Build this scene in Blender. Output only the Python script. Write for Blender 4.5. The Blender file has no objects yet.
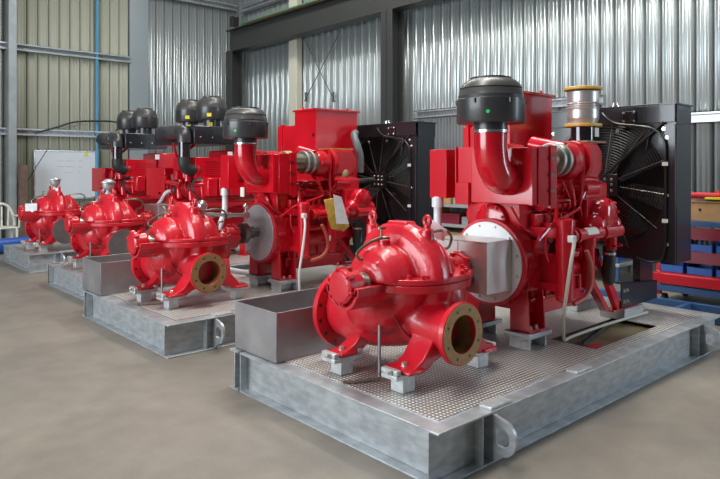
import bpy, bmesh, math, random
from mathutils import Vector, Matrix
random.seed(7)
SC = bpy.context.scene
COL = SC.collection
R = math.radians
# measuring helper: a pixel of the photograph meets a plane x=, y= or z= (metres)
F, CX, HY, H, YAW = 637., 360., 168., 1.7, R(41.8)
fu, fv = math.sin(YAW), math.cos(YAW)
def at(px, py, **k):
    a, b = (px - CX) / F, (HY - py) / F
    r = (fv * a + fu, -fu * a + fv, b)
    (n, val), = k.items()
    i = 'xyz'.index(n)
    t = (val - (H if i == 2 else 0)) / r[i]
    return Vector((t * r[0], t * r[1], H + t * r[2]))

# ---------------------------------------------------------------- materials
M = {}
def mat(name, col, rough=.5, metal=0., coat=0., noise=None, bump=None, spec=.5, emit=None):
    m = bpy.data.materials.new(name); m.use_nodes = True
    nt = m.node_tree; n = nt.nodes; l = nt.links
    b = n['Principled BSDF']
    b.inputs['Base Color'].default_value = (*col, 1)
    b.inputs['Roughness'].default_value = rough
    b.inputs['Metallic'].default_value = metal
    b.inputs['Coat Weight'].default_value = coat
    b.inputs['Coat Roughness'].default_value = .08
    b.inputs['Specular IOR Level'].default_value = spec
    if emit:
        b.inputs['Emission Color'].default_value = (*emit[0], 1); b.inputs['Emission Strength'].default_value = emit[1]
    tc = n.new('ShaderNodeTexCoord')
    if noise:   # scale, detail, second colour, lo, hi, stretch
        sc, det, c2, lo, hi = noise[:5]
        mp = n.new('ShaderNodeMapping'); mp.inputs['Scale'].default_value = noise[5] if len(noise) > 5 else (1, 1, 1)
        nz = n.new('ShaderNodeTexNoise'); nz.inputs['Scale'].default_value = sc; nz.inputs['Detail'].default_value = det
        rp = n.new('ShaderNodeValToRGB'); rp.color_ramp.elements[0].position = lo; rp.color_ramp.elements[1].position = hi
        rp.color_ramp.elements[0].color = (*col, 1); rp.color_ramp.elements[1].color = (*c2, 1)
        l.new(tc.outputs['Object'], mp.inputs['Vector']); l.new(mp.outputs[0], nz.inputs['Vector'])
        l.new(nz.outputs['Fac'], rp.inputs['Fac']); l.new(rp.outputs[0], b.inputs['Base Color'])
    if bump:    # scale, strength, distance
        nz = n.new('ShaderNodeTexNoise'); nz.inputs['Scale'].default_value = bump[0]; nz.inputs['Detail'].default_value = 4
        bp = n.new('ShaderNodeBump'); bp.inputs['Strength'].default_value = bump[1]; bp.inputs['Distance'].default_value = bump[2]
        l.new(tc.outputs['Object'], nz.inputs['Vector']); l.new(nz.outputs['Fac'], bp.inputs['Height']); l.new(bp.outputs[0], b.inputs['Normal'])
    M[name] = m
    return m
mat('red_cast', (.50, .006, .018), .32, 0, .30, (3., 3, (.62, .016, .030), .35, .7), (30, .5, .006))
mat('red_paint', (.50, .004, .014), .20, 0, .4, (2.2, 3, (.59, .008, .020), .35, .7))
mat('red_dark', (.20, .004, .007), .38, 0, .2)
mat('galv', (.36, .385, .40), .42, .55, 0, (9, 6, (.52, .55, .565), .35, .68, (1, 1, 2.5)), (60, .12, .002))
mat('galv_end', (.42, .44, .45), .42, .6, 0, (14, 6, (.60, .62, .64), .35, .68))
mat('raw_steel', (.27, .26, .27), .42, .7, 0, (4.5, 6, (.40, .38, .38), .3, .7))
mat('guard_steel', (.46, .43, .41), .34, .65, 0, (3.5, 6, (.60, .57, .55), .3, .7))
mat('disk_white', (.74, .76, .76), .34, .25, 0, (6, 5, (.82, .83, .84), .3, .7))
mat('disk_steel', (.50, .50, .53), .38, .6, 0, (4, 5, (.62, .62, .65), .3, .7))
mat('dark_steel', (.13, .13, .13), .33, .8, 0, (12, 4, (.26, .25, .23), .35, .7))
mat('oily_pan', (.30, .25, .13), .38, .2, 0, (4, 5, (.17, .14, .08), .35, .65))
mat('blank', (.16, .15, .155), .38, .6, 0, (4.5, 6, (.24, .22, .22), .3, .7))
mat('bright_steel', (.66, .66, .64), .25, .9)
mat('bolt_zinc', (.62, .60, .54), .32, .85)
mat('pad_zinc', (.48, .50, .50), .38, .45, 0, (25, 4, (.62, .64, .64), .35, .68))
mat('brass', (.42, .25, .10), .42, .45, 0, (30, 5, (.30, .19, .09), .35, .7), (120, .3, .001))
mat('bore', (.30, .20, .06), .5, .3, 0, (9, 5, (.10, .07, .03), .35, .65))
mat('bronze_pipe', (.22, .20, .15), .32, .75)
mat('black_plastic', (.028, .028, .031), .36, 0, .15, (5, 3, (.045, .045, .046), .35, .7))
mat('cap_top', (.062, .060, .056), .38, .1, .1)
mat('black_paint', (.014, .015, .019), .30, 0, .35)
mat('black_gloss', (.02, .02, .024), .12, .2, .6)
mat('rubber', (.018, .018, .018), .55)
mat('wire', (.06, .06, .055), .35, .8)
mat('rod', (.30, .28, .24), .35, .8)
mat('white_hose', (.70, .71, .68), .40)
mat('conduit', (.68, .71, .74), .35, 0, .1)
mat('cream_hose', (.62, .61, .50), .42)
mat('red_hose', (.52, .10, .07), .45)
mat('green_dot', (.02, .60, .12), .5)
mat('yellow_tag', (.75, .60, .03), .5)
mat('paper', (.80, .81, .84), .6, 0, 0, (14, 3, (.70, .71, .75), .45, .6))
mat('yellow_bag', (.72, .50, .10), .45, 0, .1, (22, 3, (.55, .36, .05), .4, .65), (30, .6, .01))
mat('khaki_tape', (.36, .30, .15), .6)
mat('wood_yellow', (.62, .40, .07), .45, 0, 0, (18, 4, (.50, .30, .06), .35, .7))
mat('wood_brown', (.30, .17, .09), .55)
mat('grey_hose', (.13, .135, .15), .42)
mat('crane_black', (.040, .042, .040), .45, .1)
mat('orange_bar', (.75, .16, .03), .5)
mat('green_bar', (.06, .20, .08), .5)
mat('cream_post', (.58, .57, .47), .5)
mat('grey_column', (.30, .34, .35), .42, .3, 0, (3, 3, (.38, .42, .43), .35, .65))
mat('rust_post', (.12, .075, .05), .7, 0, 0, (7, 5, (.20, .13, .10), .35, .7))
mat('blue_pipe', (.07, .27, .45), .45)
mat('blue_paint', (.015, .09, .40), .3, 0, .3)
mat('blue_frame', (.03, .09, .22), .38, 0, .2)
mat('blue_bin', (.02, .12, .48), .35)
mat('maroon', (.20, .012, .03), .4, 0, .2)
mat('card', (.46, .27, .12), .7, 0, 0, (5, 4, (.38, .22, .10), .35, .7))
mat('whiteboard', (.62, .66, .70), .25, 0, .2)
mat('pink_ink', (.62, .40, .45), .6)
mat('plastic_chair', (.72, .70, .58), .4)
mat('bottle_grey', (.50, .52, .52), .4)
mat('label_white', (.78, .76, .68), .5)
mat('shelf_grey', (.34, .35, .35), .5, .2)
mat('rag_red', (.55, .03, .04), .7)
mat('yellow_paint', (.85, .62, .02), .4)

def rib_metal(name, col, c2, rough, metal):
    mat(name, col, rough, metal, 0, (.5, 2, c2, .3, .7, (1, 1, .6)))
rib_metal('wall_silver', (.46, .50, .50), (.50, .55, .54), .32, .6)
rib_metal('wall_zinc_strip', (.32, .37, .39), (.38, .43, .45), .45, .5)
rib_metal('wall_cream', (.36, .37, .29), (.40, .41, .32), .5, 0)

def floor_mat():
    m = bpy.data.materials.new('concrete'); m.use_nodes = True; nt = m.node_tree; n = nt.nodes; l = nt.links
    b = n['Principled BSDF']; tc = n.new('ShaderNodeTexCoord')
    def nz(sc, det, st=(1, 1, 1), dist=0):
        mp = n.new('ShaderNodeMapping'); mp.inputs['Scale'].default_value = st
        z = n.new('ShaderNodeTexNoise'); z.inputs['Scale'].default_value = sc; z.inputs['Detail'].default_value = det; z.inputs['Distortion'].default_value = dist
        l.new(tc.outputs['Object'], mp.inputs[0]); l.new(mp.outputs[0], z.inputs['Vector']); return z
    def ramp(z, c0, c1, lo, hi):
        r = n.new('ShaderNodeValToRGB'); r.color_ramp.elements[0].position = lo; r.color_ramp.elements[1].position = hi
        r.color_ramp.elements[0].color = (*c0, 1); r.color_ramp.elements[1].color = (*c1, 1); l.new(z.outputs['Fac'], r.inputs[0]); return r
    a = ramp(nz(.55, 5, (1, 2.2, 1), .6), (.205, .180, .148), (.262, .232, .192), .32, .68)
    c = ramp(nz(6, 8), (.86, .86, .86), (1.06, 1.06, 1.05), .3, .7)
    d = ramp(nz(45, 4), (.93, .93, .93), (1.05, 1.05, 1.05), .3, .7)
    e = ramp(nz(.33, 3, (1, .6, 1), 1.2), (.72, .74, .77), (1.03, 1.01, 1), .36, .54)
    prev = a.outputs[0]
    for x in (c, d, e):
        mx = n.new('ShaderNodeMix'); mx.data_type = 'RGBA'; mx.blend_type = 'MULTIPLY'; mx.inputs[0].default_value = .8
        l.new(prev, mx.inputs[6]); l.new(x.outputs[0], mx.inputs[7]); prev = mx.outputs[2]
    l.new(prev, b.inputs['Base Color'])
    rr = n.new('ShaderNodeMapRange'); rr.inputs[3].default_value = .38; rr.inputs[4].default_value = .62
    z = nz(2.2, 5); l.new(z.outputs['Fac'], rr.inputs[0]); l.new(rr.outputs[0], b.inputs['Roughness'])
    bp = n.new('ShaderNodeBump'); bp.inputs['Strength'].default_value = .15; bp.inputs['Distance'].default_value = .004
    z2 = nz(60, 5); l.new(z2.outputs['Fac'], bp.inputs['Height']); l.new(bp.outputs[0], b.inputs['Normal'])
    M['concrete'] = m
floor_mat()
def deck_mat():
    m = bpy.data.materials.new('checker_plate'); m.use_nodes = True; nt = m.node_tree; n = nt.nodes; l = nt.links
    b = n['Principled BSDF']; b.inputs['Metallic'].default_value = .5; b.inputs['Roughness'].default_value = .38
    tc = n.new('ShaderNodeTexCoord'); sp = n.new('ShaderNodeSeparateXYZ'); l.new(tc.outputs['Object'], sp.inputs[0])
    def mth(op, a, c=None):
        x = n.new('ShaderNodeMath'); x.operation = op
        for i, v in enumerate((a, c)):
            if v is None: continue
            if isinstance(v, (int, float)): x.inputs[i].default_value = v
            else: l.new(v, x.inputs[i])
        return x.outputs[0]
    k = 2 * math.pi / .060
    s = mth('SINE', mth('MULTIPLY', sp.outputs[0], k)); t = mth('SINE', mth('MULTIPLY', sp.outputs[1], k))
    p = mth('MULTIPLY', s, t); lug = mth('SUBTRACT', mth('ABSOLUTE', p), .30)
    lug = mth('MAXIMUM', lug, 0)
    bp = n.new('ShaderNodeBump'); bp.inputs['Strength'].default_value = 1; bp.inputs['Distance'].default_value = .012
    l.new(lug, bp.inputs['Height']); l.new(bp.outputs[0], b.inputs['Normal'])
    nz = n.new('ShaderNodeTexNoise'); nz.inputs['Scale'].default_value = 2.2; nz.inputs['Detail'].default_value = 6
    l.new(tc.outputs['Object'], nz.inputs['Vector'])
    r = n.new('ShaderNodeValToRGB'); r.color_ramp.elements[0].position = .34; r.color_ramp.elements[1].position = .66
    r.color_ramp.elements[0].color = (.20, .165, .12, 1); r.color_ramp.elements[1].color = (.38, .35, .31, 1)
    l.new(nz.outputs['Fac'], r.inputs[0])
    mx = n.new('ShaderNodeMix'); mx.data_type = 'RGBA'; l.new(mth('MINIMUM', mth('MULTIPLY', lug, 3.0), .95), mx.inputs[0])
    l.new(r.outputs[0], mx.inputs[6]); mx.inputs[7].default_value = (.86, .86, .84, 1)
    l.new(mx.outputs[2], b.inputs['Base Color'])
    M['deck'] = m
deck_mat()

# ---------------------------------------------------------------- mesh helpers
def V(*a): return Vector(a)
def box(bm, x0, x1, y0, y1, z0, z1, mtx=None):
    r = bmesh.ops.create_cube(bm, size=1)
    T = Matrix.Translation(((x0 + x1) / 2, (y0 + y1) / 2, (z0 + z1) / 2)) @ Matrix.Diagonal((abs(x1 - x0), abs(y1 - y0), abs(z1 - z0), 1))
    if mtx: T = mtx @ T
    bmesh.ops.transform(bm, matrix=T, verts=r['verts'])
    return r['verts']
def frame(d):
    d = Vector(d).normalized()
    a = Vector((0, 0, 1)) if abs(d.z) < .9 else Vector((1, 0, 0))
    s = d.cross(a).normalized(); t = s.cross(d).normalized()
    return d, s, t
def lathe(bm, prof, o, d, seg=24, a0=0, a1=2 * math.pi, sc=(1, 1), closed=False):
    """prof: list of (along, radius); axis through o along d"""
    d, s, t = frame(d); o = Vector(o); full = abs(a1 - a0 - 2 * math.pi) < 1e-6
    n = seg if full else seg + 1
    rings = []
    for (h, r) in prof:
        if r < 1e-6 and full:
            rings.append([bm.verts.new(o + d * h)] * n)
        else:
            rings.append([bm.verts.new(o + d * h + (s * math.cos(a0 + (a1 - a0) * i / seg) * sc[0] + t * math.sin(a0 + (a1 - a0) * i / seg) * sc[1]) * r) for i in range(n)])
    prs = list(zip(rings[:-1], rings[1:]))
    if closed: prs.append((rings[-1], rings[0]))
    for A, B in prs:
        for i in range(n if full else n - 1):
            j = (i + 1) % n
            vs = []
            for v in (A[i], A[j], B[j], B[i]):
                if v not in vs: vs.append(v)
            if len(vs) > 2:
                try: bm.faces.new(vs)
                except ValueError: pass
    return rings
def cyl(bm, p0, p1, r0, r1=None, seg=20, cap=True):
    p0, p1 = Vector(p0), Vector(p1); r1 = r0 if r1 is None else r1
    L = (p1 - p0).length
    pr = [(0, r0), (L, r1)]
    if cap: pr = [(0, 0)] + pr + [(L, 0)]
    lathe(bm, pr, p0, p1 - p0, seg)
def ring(bm, o, d, r_out, r_in, th, seg=28):
    lathe(bm, [(0, r_in), (0, r_out), (th, r_out), (th, r_in)], o, d, seg, closed=True)
def spline(pts, n=6):
    P = [Vector(p) for p in pts]
    if len(P) < 3: return P
    out = []
    Q = [P[0] * 2 - P[1]] + P + [P[-1] * 2 - P[-2]]
    for i in range(1, len(Q) - 2):
        a, b, c, e = Q[i - 1:i + 3]
        for k in range(n):
            t = k / n
            out.append(.5 * ((2 * b) + (c - a) * t + (2 * a - 5 * b + 4 * c - e) * t * t + (-a + 3 * b - 3 * c + e) * t ** 3))
    out.append(P[-1]); return out
def tube(bm, pts, r, seg=10, smooth=True, n=6, radii=None):
    if radii and smooth:
        R4 = spline([(x, 0, 0) for x in radii], n); radii = [max(v.x, 1e-4) for v in R4]
    P = spline(pts, n) if smooth else [Vector(p) for p in pts]
    prev = None; rings = []
    for i, p in enumerate(P):
        d = (P[min(i + 1, len(P) - 1)] - P[max(i - 1, 0)]).normalized()
        if prev is None: _, s, t = frame(d)
        else:
            s = (prev - d * prev.dot(d)).normalized(); t = s.cross(d).normalized()
        prev = s
        rr = radii[min(i, len(radii) - 1)] if radii else r
        rings.append([bm.verts.new(p + (s * math.cos(2 * math.pi * k / seg) + t * math.sin(2 * math.pi * k / seg)) * rr) for k in range(seg)])
    for A, B in zip(rings[:-1], rings[1:]):
        for k in range(seg):
            bm.faces.new((A[k], A[(k + 1) % seg], B[(k + 1) % seg], B[k]))
    bm.faces.new(rings[0]); bm.faces.new(rings[-1][::-1])
def prism(bm, poly, plane, lo, hi):
    """poly of 2d points; plane 'xz' extrudes along y, 'yz' along x, 'xy' along z"""
    def mk(a, b, h): return {'xz': (a, h, b), 'yz': (h, a, b), 'xy': (a, b, h)}[plane]
    A = [bm.verts.new(mk(a, b, lo)) for a, b in poly]; B = [bm.verts.new(mk(a, b, hi)) for a, b in poly]
    bm.faces.new(A[::-1]); bm.faces.new(B)
    for i in range(len(A)):
        j = (i + 1) % len(A); bm.faces.new((A[i], A[j], B[j], B[i]))
def sphere(bm, c, r, sc=(1, 1, 1), seg=20):
    x = bmesh.ops.create_uvsphere(bm, u_segments=seg, v_segments=seg // 2 + 2, radius=r)
    bmesh.ops.transform(bm, matrix=Matrix.Translation(c) @ Matrix.Diagonal((*sc, 1)), verts=x['verts'])
def hexbolt(bm, p, d, r=.012, h=.01, washer=True):
    d = Vector(d).normalized(); p = Vector(p)
    if washer: lathe(bm, [(0, 0), (0, r * 1.35), (h * .25, r * 1.35), (h * .25, 0)], p, d, 12)
    lathe(bm, [(0, 0), (0, r), (h * .85, r), (h, r * .85), (h, 0)], p + d * h * .25, d, 6)

def org(o):
    v = Vector((0, 0, 0))
    while o is not None: v += Vector(o.location); o = o.parent
    return v
def part(name, bm, m, parent=None, bev=0, label=None, ang=38, kind=None, seg=2):
    bmesh.ops.recalc_face_normals(bm, faces=bm.faces)
    me = bpy.data.meshes.new(name); bm.to_mesh(me); bm.free()
    me.transform(Matrix.Translation(-org(parent)))
    if isinstance(m, str): m = M[m]
    me.materials.append(m); me.shade_smooth(); me.set_sharp_from_angle(angle=R(ang))
    o = bpy.data.objects.new(name, me); COL.objects.link(o)
    if parent is not None: o.parent = parent
    if bev:
        b = o.modifiers.new('bevel', 'BEVEL'); b.width = bev; b.segments = seg; b.limit_method = 'ANGLE'; b.angle_limit = R(35)
    if label: o['label'] = label
    if kind: o['kind'] = kind
    return o
def mk(fn, *a, **k):
    bm = bmesh.new(); fn(bm, *a, **k); return bm
def thing(name, loc, label, cat, group=None):
    o = bpy.data.objects.new(name, None); o.location = loc; COL.objects.link(o); o.empty_display_size = .1
    o['label'] = label; o['category'] = cat
    if group: o['group'] = group
    return o
def single(name, bm, m, label, cat, group=None, loc=None, **k):
    """one-mesh thing with its origin at its base"""
    if loc is None:
        xs = [v.co for v in bm.verts]
        loc = Vector((sum(c.x for c in xs) / len(xs), sum(c.y for c in xs) / len(xs), min(c.z for c in xs)))
    for v in bm.verts: v.co -= Vector(loc)
    o = part(name, bm, m, None, **k); o.location = loc
    o['label'] = label; o['category'] = cat
    if group: o['group'] = group
    return o
def struct(name, bm, m, **k):
    o = part(name, bm, m, None, **k); o['kind'] = 'structure'; return o
def copy_tree(o, parent=None):
    c = o.copy(); COL.objects.link(c); c.parent = parent
    for ch in list(o.children): copy_tree(ch, c)
    return c
def dup(root, off, label):
    c = copy_tree(root); c.location = Vector(root.location) + Vector(off); c['label'] = label; return c
BOLTS = {}
def bolt(parent, p, d, r=.012, h=.011, m='bolt_zinc', name='bolt', label=None):
    key = (tuple(round(x, 2) for x in Vector(d).normalized()), r, h, m, name)
    if key not in BOLTS:
        bm = mk(hexbolt, (0, 0, 0), d, r, h)
        me = bpy.data.meshes.new(name); bmesh.ops.recalc_face_normals(bm, faces=bm.faces); bm.to_mesh(me); bm.free()
        me.materials.append(M[m]); BOLTS[key] = me
    o = bpy.data.objects.new(name, BOLTS[key]); COL.objects.link(o); o.parent = parent
    o.location = Vector(p) - org(parent)
    if label: o['label'] = label
    return o
def cast(bms_fn, voxel=.014, it=6):
    """union of shapes -> one smooth casting mesh (as a bmesh)"""
    bm = bmesh.new(); bms_fn(bm)
    bmesh.ops.recalc_face_normals(bm, faces=bm.faces)
    me = bpy.data.meshes.new('tmp'); bm.to_mesh(me); bm.free()
    o = bpy.data.objects.new('tmp', me); COL.objects.link(o)
    r = o.modifiers.new('r', 'REMESH'); r.mode = 'VOXEL'; r.voxel_size = voxel
    s = o.modifiers.new('s', 'SMOOTH'); s.iterations = it; s.factor = .5
    dg = bpy.context.evaluated_depsgraph_get()
    me2 = bpy.data.meshes.new_from_object(o.evaluated_get(dg))
    bpy.data.objects.remove(o); bpy.data.meshes.remove(me)
    b2 = bmesh.new(); b2.from_mesh(me2); bpy.data.meshes.remove(me2)
    return b2

# ---------------------------------------------------------------- building shell
def corr(bm, axis, pos, a0, a1, z0, z1, out, period=.25, rib=.032, minor=True):
    """ribbed sheet: axis 'x' runs along x at y=pos; out = sign of the outward rib"""
    pts = []; k = math.floor(a0 / period) * period
    while k < a1:
        w = rib
        prof = [(0, 0), (.30, 0), (.33, .22), (.38, .22), (.41, 0), (.60, 0), (.63, .22), (.68, .22), (.71, 0), (.86, 0), (.89, 1), (.965, 1), (.999, 0)] if minor else [(0, 0), (.84, 0), (.875, 1), (.965, 1), (.999, 0)]
        for t, h in prof:
            a = k + t * period
            if a0 <= a <= a1: pts.append((a, h * w))
        k += period
    A = []; B = []
    for a, h in pts:
        c = pos + out * h
        p = (a, c) if axis == 'x' else (c, a)
        A.append(bm.verts.new((*p, z0))); B.append(bm.verts.new((*p, z1)))
    for i in range(len(A) - 1): bm.faces.new((A[i], A[i + 1], B[i + 1], B[i]))
def wallobj(name, bm, m):
    o = struct(name, bm, m, ang=20)
    s = o.modifiers.new('t', 'SOLIDIFY'); s.thickness = .004
    return o
WY, WX = 16.9, 10.12
wallobj('wall_left', mk(corr, 'x', WY, 1.5, 6.8, 0, 7.4, -1, .25, .014), 'wall_cream')
wallobj('wall_back', mk(corr, 'x', WY, 7.28, WX + .03, 0, 7.4, -1), 'wall_silver')
struct('trim_1', mk(box, 6.78, 7.3, WY - .05, WY, 0, 7.4), 'wall_zinc_strip')
wallobj('wall_right', mk(corr, 'y', WX, -1.0, WY + .02, 0, 7.4, -1), 'wall_silver')
struct('floor', mk(box, -12, 12, -12, 20, -.1, 0), 'concrete')
n = 2
def cee(bm, axis, pos, a0, a1, z0, z1, d=.14, s=-1):
    # C-shaped girt: web + two lips
    for (q0, q1, w0, w1) in ((0, d, z1 - .012, z1), (0, d, z0, z0 + .012), (0, .012, z0, z1), (d - .012, d, z0, z0 + .04), (d - .012, d, z1 - .04, z1)):
        if axis == 'x': box(bm, a0, a1, pos + s * q0, pos + s * q1, w0, w1)
        else: box(bm, pos + s * q0, pos + s * q1, a0, a1, w0, w1)
for ax, pos, a0, a1, z, m in (('x', WY - .04, 3.97, 6.78, 4.50, 'grey_column'), ('x', WY - .04, 3.97, 6.2, 2.48, 'galv_end'), ('x', WY - .04, 7.3, WX - .1, 6.42, 'galv_end'),
                              ('x', WY - .04, 1.5, 3.8, 4.50, 'galv_end'), ('x', WY - .04, 1.5, 3.8, 2.48, 'galv_end'), ('x', WY - .04, 3.97, 6.78, 6.42, 'galv_end'),
                              ('y', WX - .04, -1, 5.2, 2.36, 'wall_silver'), ('y', WX - .04, 5.2, 9.4, 2.75, 'galv_end'), ('y', WX - .04, 7.5, 16.5, 6.3, 'galv_end')):
    struct('trim_%d' % n, mk(cee, ax, pos, a0, a1, z, z + .17), m); n += 1
def ibeam(bm, axis, c, w0, w1, a0, a1, flange, web, tf):
    """axis 'x','y','z'; c = centre coordinates of the section"""
    if axis == 'z':
        x, y = c; d, b = w0, w1
        box(bm, x - d / 2, x - d / 2 + tf, y - b / 2, y + b / 2, a0, a1); box(bm, x + d / 2 - tf, x + d / 2, y - b / 2, y + b / 2, a0, a1)
        box(bm, x - d / 2, x + d / 2, y - web / 2, y + web / 2, a0, a1)
# left-hand galvanised column, blue downpipe, crane columns and runway beam
def c_col(bm):
    box(bm, 3.80, 3.97, WY - .34, WY - .325, 0, 7.4); box(bm, 3.80, 3.815, WY - .33, WY - .05, 0, 7.4); box(bm, 3.955, 3.97, WY - .33, WY - .05, 0, 7.4)
struct('trim_%d' % n, mk(c_col), 'grey_column'); n += 1
struct('trim_%d' % n, mk(box, 3.0, 3.7, WY - .09, WY - .07, 0, 7.4), 'grey_column'); n += 1
struct('trim_%d' % n, mk(cyl, (5.90, WY - .12, 0), (5.90, WY - .12, 7.4), .042), 'blue_pipe'); n += 1
for y in (16.25, 9.72):
    struct('trim_%d' % n, mk(ibeam, 'z', (9.62, y), .36, .34, 0, 5.06, 0, .02, .03), 'crane_black', bev=.004); n += 1
struct('trim_%d' % n, mk(ibeam, 'z', (9.62, 16.25), .2, .2, 5.8, 6.1, 0, .02, .03), 'crane_black'); n += 1
def runway(bm):
    box(bm, 9.46, 9.78, -1, 16.45, 5.06, 5.09); box(bm, 9.46, 9.78, -1, 16.45, 5.68, 5.71); box(bm, 9.60, 9.64, -1, 16.45, 5.09, 5.68)
    y = 0
    while y < 16.4: box(bm, 9.50, 9.74, y, y + .012, 5.09, 5.68) if y in (0,) else None; y += 1.6
struct('trim_%d' % n, mk(runway), 'crane_black', bev=.003); n += 1
struct('trim_%d' % n, mk(box, 9.48, 9.53, -1, 15.3, 5.711, 5.77), 'orange_bar'); n += 1
struct('trim_%d' % n, mk(box, 9.42, 9.47, -1, 15.6, 5.725, 5.76), 'green_bar'); n += 1
struct('trim_%d' % n, mk(box, WX - .24, WX - .05, 13.55, 13.90, 0, 7.4), 'cream_post', bev=.01); n += 1
for a, b in (((9.95, 12.9, 2.2), (9.95, 12.0, 4.6)), ((9.95, 13.0, 4.6), (9.95, 12.1, 2.2))):
    pass
def brace(bm):
    p = [at(305, 40, x=9.98), at(335, 102, x=9.98)]; cyl(bm, *p, .012, seg=8)
    p = [at(341, 30, x=9.94), at(304, 102, x=9.94)]; cyl(bm, *p, .012, seg=8)
    for q in ((333, 97), (306, 97)):
        c = at(*q, x=9.96); cyl(bm, c - V(0, 0, .12), c + V(0, 0, .12), .035, seg=8)
struct('trim_%d' % n, mk(brace), 'dark_steel'); n += 1

# whiteboard on the left wall
wb = thing('whiteboard', (5.1, WY - .06, .9), 'wide whiteboard with faint pink writing on the cream wall', 'whiteboard')
part('board', mk(box, 4.43, 5.86, WY - .10, WY - .06, .95, 2.12), 'whiteboard', wb, bev=.004)
def bframe(bm):
    for a in ((4.40, 5.89, 2.11, 2.14), (4.40, 5.89, .92, .95), (4.40, 4.43, .95, 2.12), (5.86, 5.89, .95, 2.12)):
        box(bm, a[0], a[1], WY - .115, WY - .06, a[2], a[3])
part('board_frame', mk(bframe), 'bright_steel', wb)
def scrawl(bm):
    rnd = random.Random(3)
    for (px, py, w) in ((57, 161, 5), (66, 161, 8), (79, 161, 4), (57, 166.5, 5), (66, 166.5, 7), (79, 167, 3), (63, 172.5, 8), (79, 172, 2)):
        c = at(px, py, y=WY - .102); L = w / 38.; x = c.x
        while x < c.x + L:
            s = rnd.uniform(.012, .035); hh = rnd.uniform(.008, .022)
            box(bm, x, x + s * .8, WY - .1035, WY - .1, c.z - hh / 2, c.z + hh / 2); x += s
part('writing', mk(scrawl), 'pink_ink', wb, label='faint pink handwriting')
c = at(86, 154.5, y=WY - .11)
part('magnet', mk(cyl, c, c + V(0, .008, 0), .05), 'yellow_tag', wb, label='small yellow and grey magnet')
single('steel_post', mk(box, 3.99, 4.16, WY - .55, WY - .38, 0, 1.77), 'rust_post', 'short rusty brown steel post standing on end by the cream wall', 'post', bev=.004)
def wcable(bm):
    tube(bm, [at(x, y, y=WY - .2) for x, y in ((36, 133), (58, 127), (75, 122), (96, 121), (112, 121.5), (117, 123), (118, 128), (116, 131))], .022, 8)
single('black_air_hose', mk(wcable), 'rubber', 'black hose arching along the cream wall above the whiteboard', 'hose')
def wcable2(bm):
    tube(bm, [at(x, y, y=WY - .3) for x, y in ((47, 150), (40, 161), (33, 172), (28, 180), (18, 184), (8, 186))], .010, 6)
single('hanging_cable', mk(wcable2), 'rubber', 'thin cable hanging down beside the left edge of the whiteboard', 'cable')
def plc(bm):
    pass
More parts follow.
